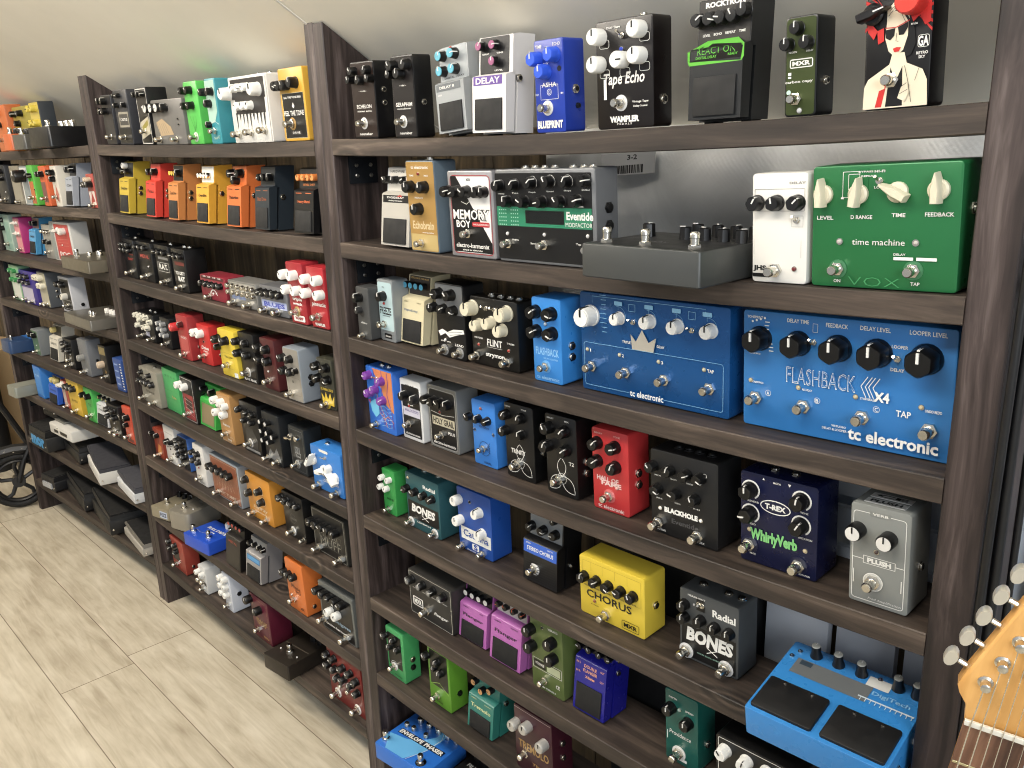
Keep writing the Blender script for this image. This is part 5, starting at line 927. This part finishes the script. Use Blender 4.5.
P('b55', 'box', 'b4854a', [KG([.02,.48],[.84],9,sp,'s',line='bk'), KG([.05,.6],[.60],9,sp,'s',line='bk'), K(.75,.78,8,sp,'s',line='bk'), T('honey',.5,.36,.5,.07,sp), F(.5,.2,None,1.1), T('bee',.6,.08,.3,.05,sp), O(.1,.03,.9,.14,.4,sp,.002)], 'caramel brown pedal with five white knobs', d=.045)
P('b56', 'box', '1a1a1b', [KG([.05,.5,.85],[.82],8,st='d'), KG([.3,.7],[.64],7,st='d'), PG([(.15,.1),(.25,.45),(.6,.5),(.85,.3),(.8,.1)],'3c3b3a'), F(.42,.2,'d0d0d0',1.2), R(.1,.04,.9,.09,'8a8a88')], 'black pedal with clustered knobs and silver switch ring', d=.045)
P('b57', 'box', '23272b', [KG([.15,.5],[.82,.64,.46],6,'1a1a1c','m',cap='c9c9c6'), K(.8,.6,6,'1a1a1c','m',cap='c9c9c6'), PG([(.1,.1),(.3,.3),(.5,.2),(.7,.35),(.9,.15),(.9,.08)],'6a6c6e'), F(.16,.1,None,1.1), F(.75,.1,None,1.1)], 'tall slate black pedal with silver-capped knobs', d=.05)
P('b58', 'box', '2e3234', [K(.1,.74,7,'ch','c',line='ch',a=80), K(.7,.80,6,'ch','s'), O(.08,.06,.92,.94,.5,'8d9092',.002), T('SOUL',.5,.50,.35,.16,'9da0a2'), T('food',.5,.38,.3,.06,'9da0a2'), F(.4,.2,'8d9092',1.1)], 'charcoal pedal with thin grey outline and lever switch', d=.045)
P('b59', 'box', '2f7fd0', [K(.08,.66,11,sp,'c',line='bk',a=40), K(.44,.50,11,sp,'c',line='bk',a=80), K(.78,.42,11,sp,'c',line='bk',a=-50), K(.62,.60,8,sp,'s',line='bk'), G(.5,.8), F(.2,.10,None,1.2), F(.8,.04+.05,None,1.2), T('Duo Drive',.6,.25,.5,.06,sp,0,.2), R(.3,.9,.6,.96,sp,.003), J('t',.3,.5,6)], 'sky blue pedal with big white pointer knobs', d=.045)
P('b61', 'box', '8c3420', [PG([(.3,.2),(.5,.5),(.8,.45),(.7,.15)],'c9803a'), KG([.1,.6],[.8],7), F(.4,.12,None,1.1)], 'rust red pedal, leftmost of the row', d=.04)
P('b62', 'box', 'd9d7d2', [KG([.4,.75],[.60],8), L(.5,.4,'bk'), L(.7,.3,'bk'), F(.5,.14,None,1.1), R(.15,.8,.85,.83,'bdbbb6')], 'white pedal with two black knobs, second from left', d=.036)
P('b63', 'box', '1d2024', [KG([.1,.6],[.84,.62,.4],8,st='d'), F(.4,.14,None,1.1), L(.7,.5,'dddddd')], 'black faced pedal with blue side', side='3a6ab8', face='1d2024', d=.04)
P('b64', 'box', 'dcd9d4', [KG([.1,.55],[.78,.58],8,st='d'), F(.45,.18,None,1.1), L(.4,.42,'b03030'), T('BOOST',.5,.06,.5,.05,'5a5854')], 'white pedal with four black knobs beside the rust brown one', d=.036)
P('b65', 'box', '97a0a8*.35*.4', [R(.03,.04,.96,.96,'8a4c2e'), O(.06,.07,.93,.93,.6,'d8c4b0',.001), KG([.05,.22,.4,.57,.74],[.70],8.5,st='s'), [ST([(.15+.1*k,.25),(.2+.1*k,.5),(.28+.1*k,.3)],.8,'d8c4b0') for k in range(6)], T('HOT TUBES',.5,.15,.6,.07,'d8c4b0'), F(.2,.12,None,1.2), F(.82,.10,None,1.2)], 'rust brown pedal with cream lines and grey side', d=.055)
P('b66', 'box', 'd08a1c', [K(.06,.82,9,'1c1612','d'), K(.60,.70,9,'1c1612','d'), K(.14,.55,9,'1c1612','d'), K(.66,.48,9,'1c1612','d'), [A(u,v,12,.6,'f0e0c0',0,360) for u,v in ((.06,.82),(.60,.70),(.66,.48))], T('sunray',.5,.26,.6,.09,'f0e0c0',0,.2), F(.2,.12,None,1.2), F(.74,.10,None,1.2), T('OVERDRIVE',.5,.18,.5,.03,'f0e0c0'), J('t',.6,.5,6)], 'golden orange pedal with white ringed black knobs', d=.05)
P('b67', 'box', '1b1a1a', [KG([.02,.30],[.84],9,st='d'), KG([.55,.82],[.80],8,st='d'), A(.45,.45,12,.6,'7a7874',30,330), T('GOLD',.5,.45,.3,.05,'7a7874'), F(.40,.16,'d8d8d8',1.2), F(.95,.1,None,1.0)], 'black pedal with white ringed switch beside the golden one', d=.045)
P('b68', 'box', '3a3934', [O(.03,.03,.97,.97,.9,'a9a698',.003), R(.06,.05,.94,.94,'151514'), KG([.04,.22,.40,.58,.76],[.68],9,st='s'), T('METAL',.5,.48,.6,.10,'8d8b80',-.01), T('MUFF',.52,.32,.6,.20,'8d8b80',-.01), O(.2,.20,.85,.55,.5,'8d8b80',.001), F(.15,.10,None,1.3), F(.8,.08,None,1.3)], 'black pedal with METAL MUFF lettering against the upright', d=.05)
P('b71', 'box', '8a816a', [KG([.2,.5,.8],[.8],7), F(.4,.3,None,1.2), L(.8,.35,'dddddd')], 'x', lay=(-1.085, -.006, .309, .085, .11, .034, 12), label='small olive beige pedal lying flat, seventh shelf, middle bay')
bx = [o for o in COL.objects if o.get('label', '').startswith('small olive beige')][0]
mb = MB(); mb.box(.0, .035, -.0006, 0, .006, .026, 'b9c4d8'); g, f = glyphs('FUZZ', .04); mb.add([(.0175+x*.03, -.0009, .016+y*.012) for x, y in g], f, '2c3a5a'); mb.build('name_plate', bx)
P('b72', 'box', '8f897c*.35*.4', [KG([.3,.7],[.82],8,'2a2a2c'), F(.45,.25,None,1.2), R(.2,.4,.8,.65,'6f6a60'), L(.8,.3,'dddddd')], 'x', lay=(-.972, .0, .307, .09, .125, .055, 14), r=.018, label='rounded taupe pedal lying flat, seventh shelf, middle bay')
P('b73', 'box', '1c4fc4', [K(.65,.92,8,sp,'s',line='bk'), K(.90,.80,7,'ch','s'), T('FULL DRIVE',.58,.62,.7,.11,sp,.03), T('Mosfet',.5,.48,.3,.05,sp), F(.14,.22,None,1.2), F(.72,.25,None,1.2), ST([(.1,.35),(.3,.3),(.5,.36)],.7,sp)], 'x', lay=(-.815, -.018, .306, .125, .10, .036, 6), label='bright blue pedal lying flat with white lettering, seventh shelf, middle bay')
P('b74', 'compact', '201c1b', [R(.03,.63,.97,.97,'15130f'), KG([.1,.36,.62,.88],[.86],5.5,'1a1a1c','s',cap='a83a2a',line='d0503a'), T('METAL',.5,.5,.6,.05,'a84a34'), R(.08,.12,.92,.45,'2a2523')], 'black-brown compact pedal with red-topped knobs', d=.056, pad=None)
P('b75', 'compact', 'a19fa0*.3*.5', [R(.03,.62,.97,.97,'8d8d8c'), KG([.05,.35,.65,.9],[.78],6.5), R(.08,.42,.92,.54,'2f6fa8'), R(.1,.44,.9,.52,'4f9ad0')], 'silver compact pedal with light blue label', d=.06, w=.078)
P('b76', 'box', 'd9701f', [KG([.02,.28,.56],[.72],8,st='s'), T('Phase',.5,.48,.5,.08,'6a2c08'), T('90',.6,.4,.3,.06,'6a2c08'), L(.2,.28,'dddddd'), F(.34,.22,None,1.1), T('MX',.75,.1,.2,.05,'6a2c08'), J('r',.4,.16,6)], 'orange pedal with three black knobs in a row', d=.05)
P('b77', 'box', '6c6f6c*.4*.4', [R(.05,.04,.95,.90,'141415'), KG([.02,.2,.38,.56,.74],[.80],8.5,st='s'), KG([.35,.56],[.50],9,sp,'s',line='bk'), T('Enigma',.62,.30,.5,.09,'8fb0c8',.02,.1), T('electro-harmonix',.45,.15,.7,.05,sp), F(.1,.22,None,1.3), F(.72,.06+.02,None,1.3)], 'dark pedal with two white knobs below five black ones', d=.045)
P('b81', 'box', '9a3a2c', [R(.1,.3,.6,.75,'2a2220'), KG([.02,.45],[.80,.60],7.5,st='d'), F(.35,.2,None,1.1), L(.6,.35,'dddddd'), J('r',.5,.22,5.5)], 'brick red pedal at the far left', d=.045)
P('b82', 'box', 'd6d6d4', [KG([.1,.7],[.75],7,sp,'s',line='bk'), KG([.1,.6],[.45],6.5,'ch','s'), F(.4,.14,None,.9), R(.6,.3,.9,.42,'bk')], 'small white pedal with pale knobs', d=.045)
mb = MB(); mb.tube([(-.93, .03, .245), (-.90, .02, .243), (-.87, .03, .232)], .011, '17171a*.4', 10); mb.tube([(-.87, .03, .232), (-.855, .032, .226)], .004, 'ch', 8)
P('b83', 'box', 'd3d8e2', [KG([.05,.6],[.86,.66,.46],8,sp,'s',line='9a9a98'), F(.4,.14,None,1), J('r',.45,.45,7,'bk')], 'tall white pedal with stacked white knobs and pale side', d=.05)
P('b84', 'box', '6a1c34', [K(.05,.86,10,st='s'), K(.55,.74,10,st='s'), T('PHASE',.55,.45,.6,.08,'b08a4a'), T('TRON',.5,.38,.5,.06,'b08a4a'), O(.08,.05,.92,.93,.5,'b08a4a',.002), T('mu',.7,.12,.3,.05,'b08a4a'), F(.36,.24,None,1.1)], 'burgundy pedal with two large black knobs and gold lettering', d=.06)
P('b85', 'box', '3a332c*.35*.4', [KG([.55,.8],[.88],9), F(.50,.34,None,1.3), L(.2,.3,'dddddd'), L(.85,.3,'dddddd'), R(.05,.5,.95,.52,'5a5248')], 'x', lay=(-.383, -.036, .136, .10, .128, .040, 6), label='dark bronze pedal lying flat and overhanging, bottom shelf, middle bay')
P('b86', 'box', '7e2420', [KG([.04,.24],[.84,.64],8.5,st='d'), KG([.5,.72],[.78,.56],8.5,st='d'), KG([.88],[.70,.48],8.5,st='d'), KG([.3],[.50],8.5,st='d'), KG([.38,.6],[.38],5,'ch','s'), F(.22,.16,'e0dcd8',1.3), F(.80,.12,'e0dcd8',1.3)], 'dark red pedal with many black knobs against the upright', d=.05)

# ---------------------------------------------------------------- left bay
KB = KG([.2,.65],[.82,.62],8)
P('a11', 'box', 'c9682a', [KG([.1,.45],[.84,.58],8), F(.5,.25,None,1.2)], 'orange pedal with four black knobs, leftmost', d=.05)
P('a12', 'box', '9c8f2c', [KG([.15,.5],[.84],9), KG([.3],[.62],9), F(.15,.3,None,1.3), L(.3,.45,'dddddd')], 'olive yellow pedal with three black knobs', d=.045)
P('a13', 'box', 'cdb84a', [KG([.3,.7],[.86,.56],10,'d8c23a','d',line='bk'), F(.5,.3,None,1.2)], 'pale yellow pedal with yellow knobs and dark side', side='3b4148', face='cdb84a', d=.045)
for k_, x_, c_, l_, w_ in (('a14', -1.745, 'd0642a', 'small orange pedal lying flat in front of the yellow one', .07), ('a15', -1.625, '55534c', 'dark olive grey pedal lying flat', .10), ('a16', -1.42, '1c1c1e', 'black pedal lying flat beside the upright', .16)):
    P(k_, 'box', c_, [KG([.25,.5,.75],[.7],9,'ch' if k_ == 'a16' else 'bk','s'), F(.5,.25,None,1.2)], 'x', lay=(x_, -.062, 1.377, w_, {'a14': .055, 'a15': .055, 'a16': .12}[k_], {'a14': .05, 'a15': .044, 'a16': .056}[k_], 2.6), r=.008, label=l_+', top shelf, left bay')
P('a21', 'box', '2c2e34', [KG([.3,.7],[.84,.66],8), L(.7,.3,'dddddd'), F(.5,.1,None,1.2)], 'charcoal pedal, leftmost', d=.05, w=.095)
P('a22', 'box', '857e70', [R(.1,.1,.9,.9,'969080'), F(.5,.08,None,1)], 'taupe pedal between charcoal and white ones', d=.045)
P('a23', 'box', '9aa3a8*.35*.3', [R(.04,.04,.96,.96,'d8d6d0',.002), R(.2,.05,.96,.9,'8a9498'), K(.6,.76,18,'1a1a1c','s')], 'white rimmed pedal with one large black knob', d=.04)
P('a24', 'box', '55b83c', [R(.05,.05,.75,.6,'c4682c'), KG([.2,.6],[.75],7), F(.4,.2,None,1.1), L(.85,.4,'bk')], 'lime green pedal with orange lower face', d=.045)
P('a25', 'box', 'd8602a', [R(.05,.1,.7,.6,'7a4a44'), KG([.2,.6],[.8],8), F(.4,.2,None,1.1)], 'orange pedal with brown label', d=.045)
P('a26', 'box', 'd8d2c4', [KG([.1,.6],[.84],8), K(.5,.68,8), PG([(.2,.2),(.5,.55),(.8,.3),(.6,.1)],'b8685a'), F(.4,.25,None,1)], 'cream pedal with red scrawled print', d=.05)
boss('a27', 'a7adb8', 'lavender grey compact pedal', [KG([.1,.6],[.82],9)], txt='CH', jacks=0)
P('a28', 'box', 'b04a40', [R(.1,.1,.9,.5,'d8c9c0'), PG([(.2,.15),(.5,.5),(.8,.2)],'a33830'), KG([.1,.4,.7],[.70],8,'2a2422','m'), KG([.2,.6],[.84],6,'c9b49a','s'), F(.5,.1,None,1)], 'red and white pedal beside the upright', d=.045)
P('a31', 'box', 'a9c4b4', [KG([.3],[.84,.62],8), F(.5,.2,None,1.1), R(.4,.05,.9,.8,'90b4a4')], 'mint green pedal, leftmost', d=.045, w=.1)
P('a32', 'box', 'c42c80', [R(.04,.04,.96,.96,'dc8f94'), KG([.2],[.84,.55],7,'e6e2da','c',line='e6e2da',a=90), K(.65,.84,7,'e6e2da','c',line='e6e2da',a=90), K(.65,.55,7,'e6e2da','c',line='e6e2da',a=90), F(.5,.12,None,1)], 'pink pedal with magenta side', d=.045)
boss('a33', '4a9fd4', 'sky blue compact pedal', [KG([.2,.6],[.8],8)], jacks=0, pcol='8a6a5a')
P('a34', 'box', '9a9890*.35*.3', [KG([.2,.5,.8],[.8],6,'ch','s'), KG([.3,.7],[.5],7), F(.4,.2,None,1)], 'grey pedal with small metal knobs', d=.04)
P('a35', 'box', 'd5d3cd', [R(.0,.03,.16,.97,'8e9492*.4*.3'), R(.22,.05,.92,.94,'c13330'), K(.42,.78,10,'e6e2da','c',line='e6e2da',a=90), K(.72,.78,10,'e6e2da','s'), T('POG',.55,.18,.5,.13,sp,.02), L(.5,.42,'e6e2da'), [ST([(.3,.55-.08*k),(.8,.57-.08*k)],.6,'e6b0a4') for k in range(3)], F(.8,.08,None,1.2)], 'white pedal with red panel and POG lettering', d=.055, w=.175)
P('a41', 'box', '7fae84', [KG([.3,.7],[.85,.6],7,'2f8a4a','s'), R(.1,.05,.9,.5,'d0d4c8'), F(.4,.1,None,1)], 'pale green pedal with green knobs, leftmost', d=.04)
P('a42', 'box', '3b2b94', [R(.05,.05,.75,.5,'b9b4c9'), KG([.1,.35,.6],[.84,.66],8,'1c1a2a','d'), F(.2,.12,None,1), F(.6,.1,None,1)], 'violet pedal with lilac lower face', d=.05)
P('a43', 'box', '55595e', [R(.03,.03,.97,.97,'b4ae94'), KG([.0,.3,.6],[.84],9,'e2dcc6','s',line='bk'), KG([.4,.75],[.62],9,'e2dcc6','s',line='bk'), F(.3,.1,None,1.1), F(.75,.1,None,1.1), J('r',.5,.45,5), J('r',.5,.3,5)], 'beige faced pedal with cream knobs and grey side', d=.055)
P('a44', 'box', 'cfd0d4', [R(.1,.06,.92,.93,'2a2826'), KG([.1,.5],[.78],10,st='d'), K(.55,.46,10,'d8d4c8','s',line='bk'), O(.2,.1,.85,.35,.8,sp,.001), F(.5,.2,None,1.1), J('r',.6,.22,6.5,'bk')], 'white pedal with black panel beside bare shelf', d=.05)
P('a57', 'box', '2c4f94', [[R(.8,.08+.085*k,.97,.11+.085*k,sp) for k in range(10)], R(.1,.1,.7,.9,'36599e'), [R(.2,.2+.2*k,.6,.24+.2*k,'9ab0d8') for k in range(4)]], 'blue pedal with white notched edge beside the upright', d=.045)
P('a52', 'box', '7d8284', [R(.05,.05,.95,.95,'5a7a5c'), KG([.2,.7],[.80],9), F(.4,.15,None,1), L(.6,.4,'dddddd')], 'grey sided pedal with green face', d=.05)
boss('a53', 'd8d2c2', 'cream white compact pedal', [KG([.3],[.82],9,'c9b870','s')], jacks=0, pcol='1c1b19')
P('a54', 'box', '1a1a1c', [KG([.2,.7],[.84,.62],8.5,st='d'), KG([.4],[.3],7,'ch','s'), F(.4,.1,None,1.2), L(.7,.5,'dddddd'), L(.6,.2,'dddddd')], 'black pedal with large dark knobs', d=.045)
P('a55', 'box', '787b80*.4*.4', [K(.4,.5,10,'8a8a86','s'), F(.35,.1,None,1.2), J('r',.55,.42,5,'bk'), J('r',.55,.26,7,'bk')], 'hammered grey pedal with one grey knob', d=.045)
P('a56', 'box', '1c1a19', [R(.05,.75,.95,.95,'8a7a4c'), K(.4,.5,10,'c9b49a','s'), F(.4,.16,None,1), T('FX',.6,.3,.3,.08,'b08a4a')], 'black pedal with brass coloured top strip', d=.05)
P('a62', 'box', '2b80d4', [R(.1,.1,.9,.9,'3a8ada'), T('PROFILE',.5,.7,.6,.06,'a9d0f0'), J('r',.5,.35,5,'bk')], 'tall sky blue pedal standing at the left end', d=.05)
boss('a63', '2a62cc', 'royal blue compact pedal', [KG([.3,.7],[.8],9,'c9b870','s')], jacks=0, h=.10)
P('a64', 'box', 'b04a3a', [K(.4,.84,12,'e2ded4','c',line='bk',a=90), R(.1,.1,.6,.7,'c9b4a4'), F(.5,.08,None,1)], 'narrow red pedal with white pointer knob', d=.05, h=.1)
P('a65', 'box', 'd8b01c', [KG([.1,.4,.7],[.78],10,'1a1814','d'), T('BASS',.5,.4,.5,.07,'7a6010'), F(.5,.12,None,1.2)], 'yellow pedal with three big black knobs', d=.04)
P('a66', 'box', '3fb04a', [KG([.1,.7],[.78],9), F(.5,.2,None,1.3), T('TS',.5,.5,.4,.08,'1d5a24')], 'bright green narrow pedal', d=.045, w=.07)
boss('a67', 'd6d6d8', 'white compact pedal with dark rubber treadle', [KG([.1,.45,.8],[.8],7,'1a1814','d',cap='c9b870')], jacks=0, pcol='cfc8b4')
P('a68', 'box', '171719', [KG([.2,.7],[.84,.62],9,st='d'), L(.5,.42,'dddddd'), F(.35,.16,'8a8a88',1.2), F(.75,.14,None,1.2)], 'black pedal beside the red-orange one', d=.045)
P('a69', 'box', 'c9482c', [KG([.2,.7],[.72],9), K(.4,.5,7), F(.45,.2,None,1.2), R(.1,.04,.9,.12,'7a2418')], 'red-orange pedal beside the upright', d=.045, dx=-.004)
# lying boxes that overhang
P('a36', 'box', '6b6455*.35*.5', [K(.35,.45,6,'ch','s'), K(.48,.6,8,'ch','s'), K(.6,.75,8,'ch','s'), K(.75,.8,12,sp,'s'), F(.3,.2,None,1.3)], 'x', side='6b6455*.35*.5', lay=(-1.335, -.050, 1.029, .235, .125, .036, 0), label='long dull metal pedal lying flat and overhanging, third shelf, left bay')
P('a45', 'box', '77736a*.3*.6', [KG([.55,.70],[.62],7,'e6e2da','s',line='bk'), KG([.50,.62],[.3],6,'ch','s'), KG([.8],[.62],7,'e6e2da','s',line='bk')], 'x', lay=(-1.40, -.050, .858, .235, .14, .032, 0), label='wide brushed steel pedal lying flat and overhanging, fourth shelf, left bay')
P('a51', 'box', '2a4a78', [R(.0,.45,1,.95,'2f7ad0'), KG([.3,.7],[.85],8), F(.5,.15,None,1)], 'x', lay=(-2.165, -.085, .666, .10, .16, .045, 2.6), r=.01, label='blue pedal lying flat and sticking out, fifth shelf, left bay')
P('a61', 'box', '8f9186*.35*.4', [R(.1,.1,.9,.9,'9a9c90*.4*.3'), K(.3,.85,8,'ch','s'), F(.7,.7,None,1.2)], 'x', lay=(-2.14, -.10, .505, .085, .15, .04, 4), r=.008, label='pale metal pedal lying flat and sticking out, sixth shelf, left bay')

# volume and wah pedals on the two lowest shelves of the left bay
def wah(x, y, z, w, l, h, yaw, base, top, label, open_=8, text=None, sole='rub'):
    th = empty('wah_pedal', (x, y, z), (0, 0, math.radians(yaw))); tag(th, label, 'foot pedal', 'volume and wah pedals on the lowest shelves of the left bay')
    mb = MB(); mb.slab(-w/2, w/2, 0, h*.55, -l/2, l/2, base, .004, .003); 
    mb.box(-w*.40, w*.40, l*.12, l*.42, h*.5, h*.72, base, .003)
    if text: g, f = glyphs(text, .06); mb.add([(px*w*.75, -l/2-.0006, h*.28+pz*h*.38) for px, pz in g], f, '2f9ad8')
    mb.build('base', th)
    for sx in (-1, 1): link(led_mesh('ch'), 'screw', th, (sx*w*.42, -l/2, h*.2))
    t = MB(); pts = [(-l*.5, 0), (-l*.48, h*.20), (l*.46, h*.26), (l*.5, .004), (l*.1, -.006)]
    t.loft([[(sx*w*.46, y_, z_) for y_, z_ in pts] for sx in (-1, 1)], top)
    tr = t.build('treadle', th, (0, 0, h*.62), (math.radians(open_), 0, 0))
    s = MB(); s.loft([[(sx*w*.42, y_, z_) for y_, z_ in ((-l*.46, h*.205), (-l*.46, h*.235), (l*.44, h*.295), (l*.44, h*.26))] for sx in (-1, 1)], sole)
    s.build('rubber_pad', tr)
    return th
zA = UZ(-1.007)+.0018; zB = UZ(-1.18)+.0018
wah(-2.05, .02, zA, .18, .17, .10, 3, '19191b*.5', '1f1f21*.5', 'black volume pedal with blue lettering, left end of the seventh shelf', 4, 'mor')
wah(-1.84, .04, zA, .105, .20, .072, 86, '1b1b1d*.4', '232325*.4', 'black wah pedal underneath the small white one', 2)
wah(-1.585, .03, zA, .105, .235, .075, 80, 'd6d3cc', '3c3c44*.7', 'white wah pedal with dark grey sole, second from the right', 6, sole='3c3c44*.8')
wah(-1.33, .04, zA, .105, .20, .062, 84, 'c9cbcc*.4', '46464e*.7', 'white based wah pedal with grey sole, closest to the upright', 3, sole='46464e*.8')
th = empty('effects_pedal', (-1.84, .03, zA+.0835), (0, 0, .06)); tag(th, 'white pedal with metal treadle lying on a black wah pedal', 'guitar pedal')
mb = MB(); mb.slab(-.10, .10, 0, .04, -.07, .07, 'd9d7d0', .004, .006); mb.box(.0, .06, -.0708, -.0695, .012, .024, 'bk'); mb.box(-.055, -.02, -.0708, -.0695, .012, .022, 'bk'); mb.build('enclosure', th)
mb = MB(); mb.slab(-.095, -.01, .041, .049, -.05, .055, '8a8a84*.35*.7', .003, .001); mb.build('treadle', th)
link(led_mesh('ch'), 'indicator_light', th, (-.02, -.07, .03))
mb = MB()
wah(-2.10, .03, zB, .11, .16, .07, 8, '222225*.4', '2a2a2d*.4', 'black wah pedal with silver plate, left end of the bottom shelf', 3)
wah(-1.88, .045, zB, .12, .26, .085, 85, '171719*.5', '1c1c1e*.5', 'black foot pedal in the middle of the bottom shelf', 4)
wah(-1.60, .04, zB, .12, .26, .095, 83, '171719*.5', '1d1d1f*.5', 'black foot pedal right of the middle on the bottom shelf', 6)
wah(-1.345, .045, zB, .11, .22, .05, 84, 'a39d92*.5', '77726a*.5', 'grey beige foot pedal at the right end of the bottom shelf', 2)
th = [o for o in COL.objects if o.get('label', '').startswith('black wah pedal with silver plate')][0]
mb = MB(); mb.box(-.035, .035, -.085, -.079, .010, .030, 'b9bcc0*.35*.4'); mb.build('name_plate', th)
mb = MB(); mb.box(-.07, .07, -.05, .05, 0, .04, '1a1a1c*.5', .006); mb.box(-.05, .05, -.035, .035, .04, .048, '232325*.5', .003)
for sx in (-.05, .05): mb.lathe([(.004, 0), (.003, .002)], 'ch', 8, o=(sx, -.05, .025))
tag(mb.build('power_supply', loc=(-2.05, .04, zA+.106), rot=(0, 0, .05)), 'black power supply box lying on the blue lettered pedal', 'power supply')

# ---------------------------------------------------------------- far left corner
th = empty('scooter', (-2.345, -.09, 0), (0, 0, math.radians(78))); tag(th, 'black scooter wheel and fork leaning beside the left shelves', 'scooter')
mb = MB(); n = 32
rings = []
for k in range(n+1):
    a = 2*PI*k/n; rings.append([((.100+.014*cos(t))*cos(a), .014*sin(t), .115+(.100+.014*cos(t))*sin(a)) for t in [2*PI*j/10 for j in range(10)]])
mb.loft(rings, '1c1c1d*.7', False, False); mb.build('tyre', th)
mb = MB()
rings = [[((.082+.007*cos(t))*cos(2*PI*k/n), .013*sin(t), .115+(.082+.007*cos(t))*sin(2*PI*k/n)) for t in [2*PI*j/8 for j in range(8)]] for k in range(n+1)]
mb.loft(rings, '2a2a2c*.4', False, False); mb.lathe([(.024, -.02), (.024, .02)], '2a2a2c*.4', 16, o=(0, 0, .115))
for k in range(5):
    a = 2*PI*k/5+.3; mb.tube([(.02*cos(a), 0, .115+.02*sin(a)), (.06*cos(a+.15), 0, .115+.06*sin(a+.15)), (.080*cos(a), 0, .115+.080*sin(a))], .008, '2a2a2c*.4', 8)
mb.build('wheel', th)
mb = MB()
for s in (-1, 1): mb.tube([(0, s*.03, .115), (.03, s*.032, .20), (.06, s*.02, .25)], .009, '232325*.4', 8)
mb.tube([(-.08, 0, .235), (0, 0, .245), (.10, 0, .235)], .022, '232325*.4', 8)
for k in range(3): mb.lathe([(.006, 0), (.005, .004)], 'ch', 8, o=(-.03+.03*k, -.016, .243))
mb.build('fork', th)
mb = MB(); mb.tube([(.06, 0, .25), (-.02, 0, .45), (-.10, 0, .62)], .012, '1b1b1d*.4', 8); mb.build('steering_column', th)
mb = MB(); mb.tube([(.0, 0, .0), (.02, -.0, .45), (.0, .02, .62)], .07, '1d1e20*.6', 10, .05); tag(mb.build('black_bag', loc=(-2.92, -.04, .0)), 'tall black bag standing on the floor behind the wheel', 'bag')
mb = MB(); mb.slab(-.25, .25, 0, .5, -.2, .2, 'cdae80*.8', .003, .002); mb.box(-.251, .251, -.03, .03, .4995, .5015, 'c9b48c*.5'); mb.box(-.03, .03, -.2008, -.1995, .1, .499, 'c9b48c*.5')
tag(mb.build('cardboard_box', loc=(-3.35, .02, .0), rot=(0, 0, .5)), 'brown cardboard box standing against the far left wall', 'box')
# ---------------------------------------------------------------- camera and light
cam = bpy.data.cameras.new('camera'); co = bpy.data.objects.new('camera', cam); COL.objects.link(co)
cam.sensor_fit = 'HORIZONTAL'; cam.sensor_width = 36; cam.lens = 36*CAMF/1024; cam.clip_start = .02
m4 = Matrix([list(r)+[0] for r in CAMR]+[[0, 0, 0, 1]]); m4.translation = Vector(CAMC); co.matrix_world = m4
sc.camera = co
w = bpy.data.worlds.new('World'); sc.world = w; w.use_nodes = True
bg = w.node_tree.nodes['Background']; bg.inputs['Color'].default_value = (.93, .96, 1, 1); bg.inputs['Strength'].default_value = .40
def area(name, loc, target, sx, sy, power, col):
    l = bpy.data.lights.new(name, 'AREA'); l.shape = 'RECTANGLE'; l.size = sx; l.size_y = sy; l.energy = power; l.color = col
    o = bpy.data.objects.new(name, l); COL.objects.link(o); o.location = loc
    o.rotation_euler = (Vector(target)-Vector(loc)).to_track_quat('-Z', 'Y').to_euler(); return o
area('window_light', (3.3, -2.3, 1.9), (.2, 0, 1.0), 1.4, 1.4, 50, (.88, .94, 1))
area('ceiling_lamp_light', (-.5, -.85, 2.03), (-.6, -.15, .4), 1.4, .3, 30, (1, .92, .80))
area('lamp_light_near', (.8, -.85, 2.03), (.75, -.1, .6), .9, .3, 15, (1, .94, .85))
area('lamp_light_far', (-2.4, -1.1, 2.15), (-2.3, -.4, .4), .9, .3, 24, (1, .90, .76))
sc.cycles.filter_width = 1.1
sc.view_settings.view_transform = 'Standard'; sc.view_settings.look = 'None'
sc.view_settings.exposure = 0.42; sc.view_settings.gamma = 1; sc.view_settings.use_curve_mapping = False
